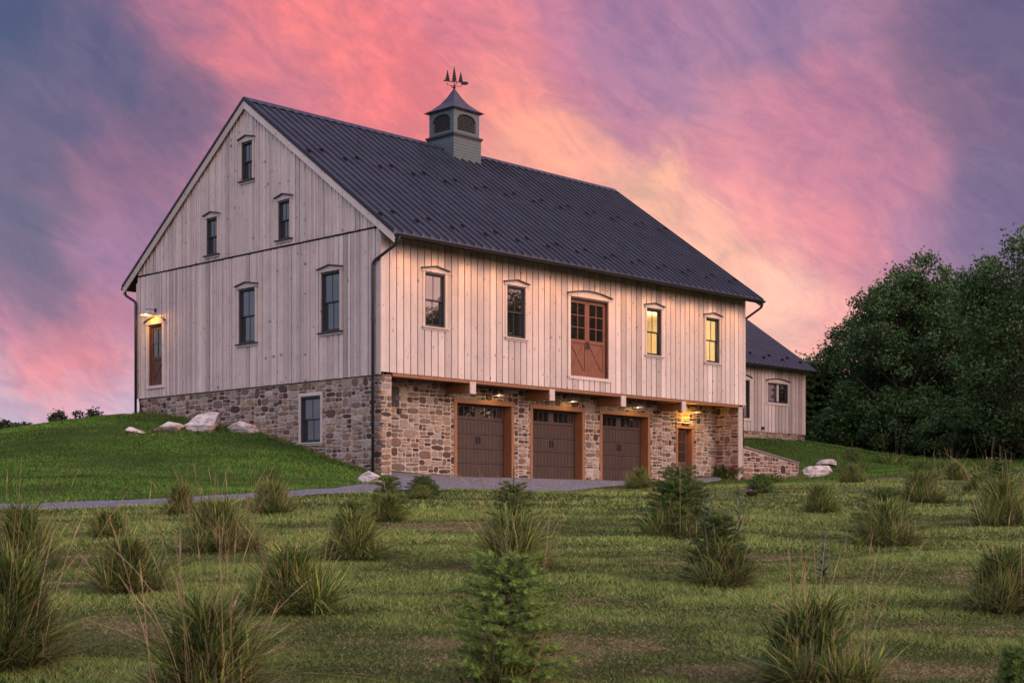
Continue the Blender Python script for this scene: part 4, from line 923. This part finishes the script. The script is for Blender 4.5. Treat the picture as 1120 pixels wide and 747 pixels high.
def edge_blades(pts_, n, spread, h0, h1):           # longer unmown grass against the wall and round the boulders
    i_ = rg.integers(0, len(pts_), n); p_ = np.array(pts_)[i_]+rg.normal(0, spread, (n, 2)); c_ = pick(GREEN, n, rg)*.8
    return ribbons(np.stack([p_[:, 0], p_[:, 1], terrain(p_[:, 0], p_[:, 1])-.01], -1), rg.uniform(0, 6.28, n), rg.uniform(h0, h1, n), rg.uniform(.1, .6, n), rg.uniform(.1, .9, n), np.full(n, .022), c_, K=3, face=rg.uniform(-.9, .9, n), tipcol=c_*1.3)
ring_ = [(o_.location.x+math.cos(a_)*o_.dimensions.x*.46, o_.location.y+math.sin(a_)*o_.dimensions.y*.46) for o_ in C.objects if o_.name.startswith('boulder') for a_ in np.linspace(0, 6.28, 24)]
parts_ += [edge_blades([bw(-.12, t) for t in np.linspace(.6, 14, 200)], 2600, .06, .07, .24), edge_blades(ring_, 2600, .07, .06, .22), edge_blades([bw(s, -.45) for s in np.linspace(19.7, 24, 60)], 900, .2, .08, .3)]
tag(put('lawn_grass', parts_, 'blades'), 'short dark green lawn on the banks beside the barn', 'grass', kind='stuff')

# ---- clumps of tall grass
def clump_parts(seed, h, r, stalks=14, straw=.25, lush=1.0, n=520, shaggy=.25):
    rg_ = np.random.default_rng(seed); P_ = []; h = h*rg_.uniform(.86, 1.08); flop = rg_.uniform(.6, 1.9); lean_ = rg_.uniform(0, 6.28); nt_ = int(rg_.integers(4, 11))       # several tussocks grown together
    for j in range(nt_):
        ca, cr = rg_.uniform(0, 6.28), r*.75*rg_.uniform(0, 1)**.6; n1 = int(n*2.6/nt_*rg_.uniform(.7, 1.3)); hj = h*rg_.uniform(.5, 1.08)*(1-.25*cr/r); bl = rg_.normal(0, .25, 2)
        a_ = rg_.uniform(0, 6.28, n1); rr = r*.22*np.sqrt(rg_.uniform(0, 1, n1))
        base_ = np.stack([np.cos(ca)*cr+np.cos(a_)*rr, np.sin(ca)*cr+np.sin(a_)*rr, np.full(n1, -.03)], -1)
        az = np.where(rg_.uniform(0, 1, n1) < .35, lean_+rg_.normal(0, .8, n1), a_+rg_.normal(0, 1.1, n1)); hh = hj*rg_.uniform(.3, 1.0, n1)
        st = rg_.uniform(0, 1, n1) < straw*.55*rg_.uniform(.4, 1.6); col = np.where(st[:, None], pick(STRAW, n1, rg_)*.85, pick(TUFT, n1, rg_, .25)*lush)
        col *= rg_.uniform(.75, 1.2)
        P_.append(ribbons(base_, az, hh, np.abs(rg_.normal(.10, .22, n1)), np.clip(np.abs(rg_.normal(.32, .5, n1))*flop, 0, 1.7), .0095*rg_.uniform(.6, 1.6, n1), col*.8, K=6, tipcol=col*1.6, face=rg_.uniform(-1.2, 1.2, n1)))  # darker blade base is old growth and also paints the clump's inner shade
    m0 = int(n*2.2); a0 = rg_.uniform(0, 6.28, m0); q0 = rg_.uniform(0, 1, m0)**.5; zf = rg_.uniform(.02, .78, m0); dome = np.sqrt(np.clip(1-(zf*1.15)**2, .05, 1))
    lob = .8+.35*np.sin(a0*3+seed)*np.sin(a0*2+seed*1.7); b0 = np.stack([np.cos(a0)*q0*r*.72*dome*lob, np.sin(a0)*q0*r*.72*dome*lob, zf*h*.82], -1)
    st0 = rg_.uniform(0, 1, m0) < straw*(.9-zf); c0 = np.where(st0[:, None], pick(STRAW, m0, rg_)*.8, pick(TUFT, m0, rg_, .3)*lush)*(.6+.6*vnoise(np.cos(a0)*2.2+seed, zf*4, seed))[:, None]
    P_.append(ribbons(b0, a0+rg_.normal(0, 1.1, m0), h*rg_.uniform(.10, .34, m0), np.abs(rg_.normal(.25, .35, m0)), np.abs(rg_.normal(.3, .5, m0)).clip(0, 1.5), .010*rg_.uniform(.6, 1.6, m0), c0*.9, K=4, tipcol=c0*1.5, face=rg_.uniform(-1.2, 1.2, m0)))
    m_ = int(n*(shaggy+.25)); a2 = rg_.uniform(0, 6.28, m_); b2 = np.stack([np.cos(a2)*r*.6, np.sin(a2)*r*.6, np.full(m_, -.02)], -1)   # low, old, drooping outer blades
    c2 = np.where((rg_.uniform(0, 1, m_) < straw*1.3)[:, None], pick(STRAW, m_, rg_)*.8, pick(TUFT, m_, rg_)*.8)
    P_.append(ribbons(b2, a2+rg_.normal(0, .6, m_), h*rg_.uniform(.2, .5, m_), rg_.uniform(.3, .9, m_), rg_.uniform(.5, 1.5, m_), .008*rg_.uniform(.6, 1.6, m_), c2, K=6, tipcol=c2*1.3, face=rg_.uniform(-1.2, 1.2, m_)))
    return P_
def stalk_parts(seed, h, r, k_, hmin=.7, hmax=1.6):
    rg_ = np.random.default_rng(seed+77); a_ = rg_.uniform(0, 6.28, k_); rr = r*.8*np.sqrt(rg_.uniform(0, 1, k_))
    b3 = np.stack([np.cos(a_)*rr, np.sin(a_)*rr, np.zeros(k_)], -1); col = pick(np.array([[.24, .17, .09], [.30, .22, .13], [.18, .15, .06], [.22, .13, .09]]), k_, rg_)
    hh = h*rg_.uniform(hmin, hmax, k_); ln_ = np.abs(rg_.normal(.05, .16, k_)); dr = rg_.uniform(.02, .35, k_); a_ = a_+rg_.normal(0, .8, k_)
    A_ = ribbons(b3, a_, hh, ln_, dr, np.full(k_, .0034), col, K=6, prof=lambda t: 1+0*t, face=rg_.uniform(-.5, .5, k_))
    B_ = ribbons(b3, a_, hh, ln_, dr, np.full(k_, .0085)*rg_.uniform(.5, 1.4, k_), col*1.15, K=16, prof=lambda t: np.where(t > .74, np.sin((t-.74)/.26*3.1416)*(.65+.35*np.cos(t*150))+.05, 0.0), face=rg_.uniform(-.7, .7, k_))
    return [A_, B_]
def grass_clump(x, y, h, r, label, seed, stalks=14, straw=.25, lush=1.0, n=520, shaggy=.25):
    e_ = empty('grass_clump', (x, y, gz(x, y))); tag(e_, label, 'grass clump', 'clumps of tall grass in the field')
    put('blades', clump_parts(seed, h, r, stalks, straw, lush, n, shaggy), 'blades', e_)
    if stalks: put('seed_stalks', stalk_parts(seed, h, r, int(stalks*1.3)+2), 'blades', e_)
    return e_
# ---- young spruces
def needles(p, q, rg_, n, ln, w, c):
    p, q = np.array(p), np.array(q); t = rg_.uniform(0.03, 1.02, n)[:, None]; b_ = p+(q-p)*t; d = (q-p)/np.linalg.norm(q-p)
    r_ = rg_.normal(0, 1, (n, 3)); r_ -= (r_@d)[:, None]*d; r_ /= np.linalg.norm(r_, axis=1)[:, None]; r_[:, 2] += .25
    tip = b_+(r_*.8+d*.75)*ln*rg_.uniform(.7, 1.2, (n, 1)); side = np.cross(r_, d); side /= np.linalg.norm(side, axis=1)[:, None]+1e-6
    v = np.stack([b_-side*w/2, b_+side*w/2, tip+side*w*.15, tip-side*w*.15], 1).reshape(-1, 3); f = np.arange(n*4).reshape(-1, 4)
    col = c*(1+rg_.uniform(-.25, .25, (n, 1))); return v, f, np.repeat(col, 4, 0)
def spruce(x, y, h, r, label, seed, bright=1.0, leader=.28, dense=1.0, rz=0):
    bright = .35+.65*bright; r = r*1.15
    rg_ = np.random.default_rng(seed); e_ = empty('spruce_sapling', (x, y, gz(x, y)-.02), rz); tag(e_, label, 'spruce sapling', 'young spruces planted in the field')
    tr_ = MB(); tr_.tube([(0, 0, 0), (.01, 0, h*.5), (0, .005, h*.98)], [.022*h, .012*h, .004], 7); 
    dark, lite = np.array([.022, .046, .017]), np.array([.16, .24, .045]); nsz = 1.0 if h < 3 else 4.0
    P_ = [needles((0, 0, h*(1-leader)), (0, 0, h), rg_, int(110*dense), .028, .0045, lite*bright)]; hz = h*(1-leader); lv = 0
    while hz > h*.06:
        f_ = 1-hz/h; R_ = r*(.16+.95*min(1, f_*1.15)**.85)*rg_.uniform(.85, 1.12); nb = int(rg_.integers(6, 10)); a0 = rg_.uniform(0, 6.28)
        for j in range(nb):
            a_ = a0+6.283*j/nb+rg_.normal(0, .15); up = .55-.45*f_+rg_.normal(0, .07); L_ = R_*rg_.uniform(.8, 1.1)
            d = np.array([math.cos(a_), math.sin(a_), up]); p0 = np.array([0, 0, hz]); p1 = p0+d*L_*.6; p2 = p1+np.array([math.cos(a_), math.sin(a_), up*.4+.12])*L_*.4
            tr_.tube([tuple(p0), tuple(p1), tuple(p2)], [.006*h, .004, .002], 4, cap=False)
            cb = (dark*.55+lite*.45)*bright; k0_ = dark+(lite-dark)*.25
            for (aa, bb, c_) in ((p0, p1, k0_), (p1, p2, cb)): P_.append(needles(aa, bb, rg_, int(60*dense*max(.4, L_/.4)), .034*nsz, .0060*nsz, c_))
            for tt in np.linspace(.3, .92, max(2, int(L_/.075))):
                for sd in (-1, 1):
                    q0 = p0+(p2-p0)*tt; aa = a_+sd*rg_.uniform(.5, .9); ql = L_*(1-tt*.55)*.42*rg_.uniform(.7, 1.1); q1 = q0+np.array([math.cos(aa), math.sin(aa), .15+rg_.normal(0, .1)])*ql
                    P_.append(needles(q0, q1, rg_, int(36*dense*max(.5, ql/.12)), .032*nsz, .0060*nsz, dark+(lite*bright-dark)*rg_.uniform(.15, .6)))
        hz -= h*rg_.uniform(.036, .062)*(1.5 if h > 3 else 1); lv += 1
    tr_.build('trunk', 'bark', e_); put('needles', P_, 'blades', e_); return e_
# ---- broadleaf trees
def tree_mesh(seed, H, Rr, low=.18, nclump=110, leaves=190, leafs=.20, cl_r=.75, sx=1.0):
    """trunk mesh and crown mesh of one tree, origin at the foot"""
    rg_ = np.random.default_rng(seed); tb = MB(); top = H*.82
    lean = rg_.normal(0, .03, 2)*H
    pt = lambda z: np.array([lean[0]*(z/H)**2+.12*math.sin(z*.9+seed), lean[1]*(z/H)**2+.1*math.cos(z*.8), z])
    zs_ = np.linspace(-.3, top, 9); tb.tube([tuple(pt(z)) for z in zs_], [H*.026*(1-.85*max(0, z)/top)+.03 for z in zs_], 9)
    cents = []
    for i in range(nclump):
        while True:
            q = rg_.uniform(-1, 1, 3)
            if (q**2).sum() <= 1: break
        nrm = np.linalg.norm(q); q = q/nrm*(nrm**.42) if nrm > .05 else q
        zc = low*H+(1-low)*H*(q[2]*.5+.5); wob = .78+.34*vnoise(np.array(q[0]*2.2+seed), np.array(q[1]*2.2+q[2]*1.7), seed)
        c = np.array([q[0]*Rr*wob*sx, q[1]*Rr*wob, zc*(.9+.1*wob)]); cents.append((c, .7+.6*rg_.uniform()))
    V_, T_ = [], []
    for c, k_ in cents:
        z0 = max(low*H*.6, c[2]-Rr*rg_.uniform(.5, .95)); p0 = pt(min(z0, top*.95)); mid = (p0+c)/2+np.array([0, 0, -.1])
        if rg_.uniform() < .6: tb.tube([tuple(p0), tuple(mid), tuple(c)], [H*.0075, H*.0042, .012], 5, cap=False)
        m_ = int(leaves*k_); rad = cl_r*k_; o_ = rg_.normal(0, 1, (m_, 3)); o_ /= np.linalg.norm(o_, axis=1)[:, None]; o_ *= rad*rg_.uniform(.15, 1, (m_, 1))**.6; o_[:, 2] *= .75
        sp_ = rg_.uniform(0, 1, m_) < .16; o_[sp_] *= 1.32; o_[sp_, 2] += .12
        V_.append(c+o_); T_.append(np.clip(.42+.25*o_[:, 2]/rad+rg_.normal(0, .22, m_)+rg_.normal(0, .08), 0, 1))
    b_ = np.concatenate(V_); tn = np.concatenate(T_); n = len(b_)
    d1 = rg_.normal(0, 1, (n, 3)); d1 /= np.linalg.norm(d1, axis=1)[:, None]; d2 = np.cross(d1, rg_.normal(0, 1, (n, 3))); d2 /= np.linalg.norm(d2, axis=1)[:, None]
    s_ = leafs*rg_.uniform(.6, 1.3, (n, 1)); v = np.stack([b_-d1*s_*.5, b_+d2*s_*.3, b_+d1*s_*.5, b_-d2*s_*.3], 1).reshape(-1, 3)
    return tb, v, np.arange(n*4).reshape(-1, 4), tn
def make_tree(name, label, cat, group, x, y, seed, mt_='leaf', scale=1, rz=0, **kw):
    tb, v, f, tn = tree_mesh(seed, **kw); e_ = empty(name, (x, y, gz(x, y)-.05), rz); e_.scale = (scale,)*3; tag(e_, label, cat, group)
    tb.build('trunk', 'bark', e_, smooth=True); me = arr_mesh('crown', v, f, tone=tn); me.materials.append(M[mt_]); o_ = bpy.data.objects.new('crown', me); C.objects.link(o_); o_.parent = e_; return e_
def copy_tree_at(src, x, y, rz, scale, label, group=None):
    c = copy_tree(src); c.location = (x, y, gz(x, y)-.05); c.rotation_euler = (0, 0, rz); c.scale = scale if isinstance(scale, tuple) else (scale,)*3; c['label'] = label
    if group: c['group'] = group
    return c
#PLANTS
def weed(x, y, h, label, seed):
    rg_ = np.random.default_rng(seed); e_ = empty('weed', (x, y, gz(x, y))); tag(e_, label, 'weed', 'tall single weeds in the field'); k = MB(); P_ = []
    for j in range(3):
        a_ = rg_.uniform(0, 6.28); ln_ = rg_.uniform(.02, .14); top = np.array([math.cos(a_)*ln_*h, math.sin(a_)*ln_*h, h*rg_.uniform(.7, 1)]); k.tube([(0, 0, 0), tuple(top*.5+np.array([.01, 0, 0])), tuple(top)], [.006, .005, .002], 5)
        n = 26; t_ = rg_.uniform(.15, 1, n); b_ = top*t_[:, None]; c_ = np.array([.13, .18, .12])*(1+rg_.uniform(-.3, .3, (n, 1)))
        P_.append(ribbons(b_, rg_.uniform(0, 6.28, n), .13*h*(1.2-t_)*rg_.uniform(.6, 1.3, n)+.02, rg_.uniform(.8, 1.6, n), rg_.uniform(.3, .9, n), .03*(1.25-t_), c_, K=4, prof=lambda t: np.sin(np.clip(t, .06, .97)*3.1416)))
    k.build('stem', 'weedstem', e_); put('leaves', P_, 'blades', e_); return e_
simple('weedstem', (.09, .11, .05), .7)
def dry_stalks(x, y, h, label, seed):
    e_ = empty('dry_stalks', (x, y, gz(x, y))); tag(e_, label, 'dry grass', 'dry stalks standing before the trees'); put('seed_stalks', stalk_parts(seed, h, .9, 9, .5, 1.0), 'blades', e_)
    rg_ = np.random.default_rng(seed); n = 120; a_ = rg_.uniform(0, 6.28, n); b_ = np.stack([np.cos(a_)*.5, np.sin(a_)*.4, np.zeros(n)], -1); c_ = pick(np.concatenate([GREEN, STRAW[:1]]), n, rg_)
    put('blades', [ribbons(b_, a_, h*rg_.uniform(.15, .4, n), rg_.uniform(.1, .5, n), rg_.uniform(.2, .9, n), np.full(n, .03), c_, K=4)], 'blades', e_); return e_
def shrub(x, y, h, r, flower, label, seed):
    rg_ = np.random.default_rng(seed); e_ = empty('shrub', (x, y, gz(x, y))); tag(e_, label, 'shrub', 'low planting by the retaining wall'); n = 420
    a_ = rg_.uniform(0, 6.28, n); q = rg_.uniform(0, 1, n)**.5; b_ = np.stack([np.cos(a_)*r*q, np.sin(a_)*r*q, h*rg_.uniform(.02, .8, n)*(1-.5*q)], -1)
    put('leaves', [ribbons(b_, rg_.uniform(0, 6.28, n), .09*rg_.uniform(.6, 1.3, n), rg_.uniform(.3, 1.5, n), rg_.uniform(.1, .8, n), np.full(n, .035), pick(GREEN, n, rg_), K=3, prof=lambda t: np.sin(np.clip(t, .08, .95)*3.1416))], 'blades', e_)
    n = 60; a_ = rg_.uniform(0, 6.28, n); q = rg_.uniform(0, 1, n)**.5; b_ = np.stack([np.cos(a_)*r*q, np.sin(a_)*r*q, h*rg_.uniform(.5, 1.0, n)*(1-.3*q)], -1)
    put('flowers', [ribbons(b_, rg_.uniform(0, 6.28, n), np.full(n, .07), rg_.uniform(.2, 1, n), rg_.uniform(.1, .5, n), np.full(n, .06), np.array([flower])*(1+rg_.uniform(-.3, .3, (n, 1))), K=2, prof=lambda t: np.sin(np.clip(t, .1, .9)*3.1416))], 'blades', e_); return e_
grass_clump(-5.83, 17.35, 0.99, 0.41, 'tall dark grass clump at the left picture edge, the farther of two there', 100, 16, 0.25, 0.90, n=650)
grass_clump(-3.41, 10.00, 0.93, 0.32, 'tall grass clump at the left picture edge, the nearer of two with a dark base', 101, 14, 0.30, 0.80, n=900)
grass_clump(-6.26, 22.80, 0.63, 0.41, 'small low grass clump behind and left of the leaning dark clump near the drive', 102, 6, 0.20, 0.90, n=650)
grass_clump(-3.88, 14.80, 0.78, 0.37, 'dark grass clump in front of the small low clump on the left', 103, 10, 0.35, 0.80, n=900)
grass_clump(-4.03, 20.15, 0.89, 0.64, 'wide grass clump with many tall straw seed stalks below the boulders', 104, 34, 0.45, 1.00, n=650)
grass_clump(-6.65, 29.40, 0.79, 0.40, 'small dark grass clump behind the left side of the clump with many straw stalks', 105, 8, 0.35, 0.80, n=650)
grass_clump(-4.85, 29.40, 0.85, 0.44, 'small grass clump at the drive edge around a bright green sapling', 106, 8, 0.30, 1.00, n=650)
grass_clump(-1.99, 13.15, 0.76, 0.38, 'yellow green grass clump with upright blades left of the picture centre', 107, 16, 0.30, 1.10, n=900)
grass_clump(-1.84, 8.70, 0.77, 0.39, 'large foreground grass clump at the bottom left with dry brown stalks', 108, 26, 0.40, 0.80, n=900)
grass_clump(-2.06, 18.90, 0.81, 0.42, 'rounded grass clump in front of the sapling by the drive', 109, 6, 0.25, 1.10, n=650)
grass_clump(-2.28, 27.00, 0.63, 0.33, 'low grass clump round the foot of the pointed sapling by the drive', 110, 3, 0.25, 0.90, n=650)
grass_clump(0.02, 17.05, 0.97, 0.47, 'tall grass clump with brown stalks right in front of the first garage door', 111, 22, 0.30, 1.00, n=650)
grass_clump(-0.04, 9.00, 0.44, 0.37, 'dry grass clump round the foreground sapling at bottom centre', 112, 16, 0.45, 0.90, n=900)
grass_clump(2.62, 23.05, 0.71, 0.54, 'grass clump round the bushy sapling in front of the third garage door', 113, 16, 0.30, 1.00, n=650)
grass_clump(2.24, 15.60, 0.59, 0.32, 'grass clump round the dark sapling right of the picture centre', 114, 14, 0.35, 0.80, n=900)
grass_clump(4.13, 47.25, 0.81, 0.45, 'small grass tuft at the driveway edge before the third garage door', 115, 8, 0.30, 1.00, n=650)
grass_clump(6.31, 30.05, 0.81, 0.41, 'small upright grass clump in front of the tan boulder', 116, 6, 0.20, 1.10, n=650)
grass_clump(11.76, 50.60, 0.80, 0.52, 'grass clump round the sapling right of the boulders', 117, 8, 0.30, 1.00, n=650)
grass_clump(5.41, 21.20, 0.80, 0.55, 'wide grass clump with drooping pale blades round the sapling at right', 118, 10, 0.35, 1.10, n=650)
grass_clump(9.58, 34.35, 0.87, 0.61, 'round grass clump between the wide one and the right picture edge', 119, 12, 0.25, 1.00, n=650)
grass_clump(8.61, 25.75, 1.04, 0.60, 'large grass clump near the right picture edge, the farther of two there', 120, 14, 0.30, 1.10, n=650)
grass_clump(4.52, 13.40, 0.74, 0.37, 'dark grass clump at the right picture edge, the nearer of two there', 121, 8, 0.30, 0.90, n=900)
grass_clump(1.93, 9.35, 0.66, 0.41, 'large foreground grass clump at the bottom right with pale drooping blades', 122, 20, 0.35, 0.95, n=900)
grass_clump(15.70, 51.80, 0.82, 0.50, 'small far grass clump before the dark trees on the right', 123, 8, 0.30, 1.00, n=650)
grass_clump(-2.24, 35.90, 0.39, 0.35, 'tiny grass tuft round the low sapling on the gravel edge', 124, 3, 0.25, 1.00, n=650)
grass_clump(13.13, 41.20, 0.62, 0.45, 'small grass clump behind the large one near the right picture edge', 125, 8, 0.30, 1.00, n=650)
spruce(-0.04, 9.10, 1.19, 0.32, 'young spruce in the foreground at bottom centre with a bright bare leader shoot', 300, bright=2.4, leader=0.32, dense=1.00)
spruce(0.02, 17.75, 1.20, 0.31, 'bushy spruce sapling inside the tall grass in front of the first garage door', 301, bright=0.90, leader=0.20, dense=0.80)
spruce(2.67, 23.45, 1.17, 0.53, 'broad bushy spruce sapling in front of the third garage door', 302, bright=1.00, leader=0.15, dense=1.00)
spruce(2.23, 15.80, 0.80, 0.30, 'dark blue green spruce sapling right of the picture centre', 303, bright=0.55, leader=0.12, dense=1.00)
spruce(-2.35, 27.85, 1.04, 0.30, 'pointed spruce sapling with upright shoots at the corner of the drive', 304, bright=0.90, leader=0.25, dense=0.80)
spruce(-2.23, 36.40, 0.61, 0.36, 'low spruce sapling on the gravel edge below the stone wall', 305, bright=0.80, leader=0.20, dense=0.80)
spruce(-5.22, 31.65, 1.03, 0.36, 'bright green spruce sapling at the drive edge left of the downspout', 306, bright=1.20, leader=0.20, dense=0.80)
spruce(12.47, 53.65, 1.54, 0.50, 'narrow spruce sapling standing right of the boulders', 307, bright=1.10, leader=0.25, dense=0.80)
spruce(5.72, 22.45, 0.93, 0.42, 'bushy spruce sapling inside the wide drooping grass clump at right', 308, bright=1.10, leader=0.20, dense=0.90)
spruce(10.28, 36.70, 1.10, 0.41, 'spruce sapling inside the round clump in front of the dark trees', 309, bright=1.10, leader=0.20, dense=0.80)
spruce(9.24, 27.70, 1.42, 0.38, 'tall spruce sapling near the right picture edge', 310, bright=1.10, leader=0.25, dense=0.80)
spruce(-2.10, 19.35, 0.77, 0.29, 'round spruce sapling left of the centre in a grass clump', 311, bright=1.00, leader=0.15, dense=0.90)
spruce(-3.96, 15.10, 0.55, 0.25, 'very dark spruce sapling in the shaggy clump on the left', 312, bright=0.45, leader=0.15, dense=0.80)
spruce(-3.56, 10.55, 0.76, 0.24, 'dark spruce sapling at the left picture edge in tall grass', 313, bright=0.45, leader=0.15, dense=0.90)
spruce(6.85, 40.30, 0.58, 0.35, 'small leafy green sapling before the retaining wall', 314, bright=1.20, leader=0.15, dense=0.70)
spruce(3.14, 9.00, 0.37, 0.12, 'bright green spruce tip cut off by the bottom right picture corner', 315, bright=1.30, leader=0.30, dense=0.90)
spruce(4.62, 13.70, 0.58, 0.26, 'dark spruce sapling inside the nearer clump at the right picture edge', 316, bright=0.60, leader=0.15, dense=0.80)
spruce(1.93, 9.50, 0.48, 0.24, 'dark spruce sapling hidden in the large clump at the bottom right', 317, bright=0.50, leader=0.15, dense=0.80)
weed(2.62, 17.05, 1.20, 'tall thin blue green thistle weed rising beside the dark sapling', 500)
weed(2.74, 20.70, 1.03, 'tall thin weed between the bushy and the dark sapling', 501)
weed(3.38, 15.90, 0.65, 'thin dark weed standing alone in the grass at right', 502)
weed(3.70, 29.60, 1.05, 'tall pale weed behind the bushy sapling before the entry door', 503)
dry_stalks(17.74, 68.40, 2.22, 'tall dry straw stalks standing left of the middle of the dark trees', 520)
dry_stalks(19.19, 59.05, 1.55, 'tall dry straw stalks before the trees near the right edge', 521)
dry_stalks(18.03, 60.10, 1.39, 'dry straw stalks with a tan tuft before the dark trees', 522)
shrub(9.20, 60.10, 0.41, 0.30, (.35,.03,.05), 'small bush with red flowers at the foot of the retaining wall', 540)
shrub(8.77, 60.45, 0.60, 0.23, (.06,.10,.02), 'small green shrub at the inner corner of the stone wall', 541)
shrub(9.46, 53.10, 0.43, 0.40, (.10,.10,.03), 'leafy green shrub in front of the retaining wall', 542)
shrub(6.26, 38.20, 0.14, 0.10, (.35,.10,.3), 'tiny purple flower plant in the field before the retaining wall', 543)
# ---- the grove on the right
GR = 'broadleaf trees of the grove on the right'
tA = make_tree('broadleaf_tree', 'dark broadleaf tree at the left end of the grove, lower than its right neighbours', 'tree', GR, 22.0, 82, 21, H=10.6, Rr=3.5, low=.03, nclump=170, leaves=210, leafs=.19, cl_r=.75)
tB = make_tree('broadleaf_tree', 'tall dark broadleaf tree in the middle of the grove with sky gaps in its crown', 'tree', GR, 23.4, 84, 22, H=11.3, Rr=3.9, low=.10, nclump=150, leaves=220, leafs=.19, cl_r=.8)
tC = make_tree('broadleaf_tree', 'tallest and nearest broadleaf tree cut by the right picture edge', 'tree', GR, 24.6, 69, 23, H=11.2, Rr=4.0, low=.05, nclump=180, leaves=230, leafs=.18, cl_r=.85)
copy_tree_at(tB, 27.6, 86, 2.1, 1.03, 'dark tree behind the nearest tree, right of the one with sky gaps')
copy_tree_at(tA, 31.5, 80, 1.2, (1.15, 1.15, 1.2), 'dark tree half hidden behind the nearest tree at the right edge')
copy_tree_at(tA, 22.2, 88, 4.0, (1.1, 1.1, .85), 'low dense tree filling the gap between the two left trees of the grove')
tD = make_tree('understory_bush', 'dark bush in front of the trunks in the middle of the grove', 'bush', 'low bushes along the foot of the grove', 21.5, 80.5, 31, H=3.6, Rr=2.3, low=.0, nclump=70, leaves=170, leafs=.2, cl_r=.6)
for x, y, rz, s_, lb in [(25.0, 79, 2, (1.1, 1.1, .95), 'dark bush between the middle tree and the nearest tree'), (19.8, 84, 4, (1.0, 1.0, .9), 'dark bush at the left foot of the grove'), (28.3, 76, 1, (1.2, 1.2, .9), 'dark bush behind the nearest tree on its right'), (23.2, 76.5, 3, (.9, .9, .7), 'low dark bush left of the nearest tree'), (33, 88, 2, (1.5, 1.5, 1.1), 'dark bush far behind the nearest tree'), (26.8, 80, 2.5, (1.1, 1.1, .8), 'dark bush right behind the trunk of the nearest tree'), (31, 77, 4.4, (1.2, 1.2, 1), 'dark bush filling the right end of the grove'), (28.5, 92, 5, (1.6, 1.6, 1.1), 'wide dark bush behind the trunks of the grove'), (38, 84, 1, (1.6, 1.6, 1.2), 'wide dark bush at the far right end of the grove')]:
    copy_tree_at(tD, x, y, rz, s_, lb)
tE = make_tree('distant_tree', 'lighter green rounded tree just right of the wing', 'tree', 'smaller trees behind the wing', 19.2, 96, 41, mt_='leaf_light', H=6.6, Rr=3.2, low=.0, nclump=90, leaves=150, leafs=.25, cl_r=.8)
copy_tree_at(tE, 17.2, 99, 1.3, (1, 1, .85), 'low rounded tree partly hidden by the wing corner'); copy_tree_at(tE, 22.0, 101, 2.3, (1.1, 1.1, .95), 'rounded tree behind the left end of the grove')
copy_tree_at(tE, 26.5, 98, 3.3, (1.4, 1.4, 1.1), 'rounded tree glimpsed behind the middle of the grove')
# a conifer branch tip shows past the wing's eave
pine = spruce(18.5, 88, 6.0, 1.7, 'conifer whose side branches show just past the eave of the wing', 45, bright=.5, leader=.12, dense=1.2)
pine.name = 'conifer_tree'; pine['category'] = 'tree'; pine['group'] = 'trees behind the wing'
# trees further to the right, seen as reflections in the front windows
for x, y, rz, s_, lb in [(38, 58, 1, 1.25, 'tree right of the picture, reflected in the front windows, nearest to the barn'), (44, 50, 2, 1.3, 'tree right of the picture, reflected in the front windows, the middle one'), (41, 66, 3, 1.3, 'tree right of the picture, reflected in the front windows, beside the grove'), (50, 58, 4, 1.4, 'tree right of the picture, reflected in the front windows, the farthest one')]:
    copy_tree_at(tC, x, y, rz, s_, lb)
# ---- far tree line beyond the crest on the left
FT = 'small trees far beyond the crest on the left'
f1 = make_tree('distant_tree', 'rounded dark tree, left of the two highest beyond the crest', 'tree', FT, -46.6, 152, 51, mt_='leaf_far', H=8.2, Rr=1.6, low=.3, nclump=40, leaves=110, leafs=.3, cl_r=.7)
copy_tree_at(f1, -44.2, 152, 2, (1.1, 1.1, 1.02), 'rounded dark tree, right of the two highest beyond the crest')
for x, s_, lb in [(-48.6, .80, 'low tree just left of the two highest beyond the crest'), (-50.3, .82, 'low tree second left of the two highest beyond the crest'), (-52.2, .88, 'low tree beyond the crest near the left picture edge'), (-54.3, .84, 'leftmost tree beyond the crest'), (-42.4, .74, 'lowest tree just right of the two highest beyond the crest')]:
    copy_tree_at(f1, x, 152, x, (1.6, 1.6, s_), lb)
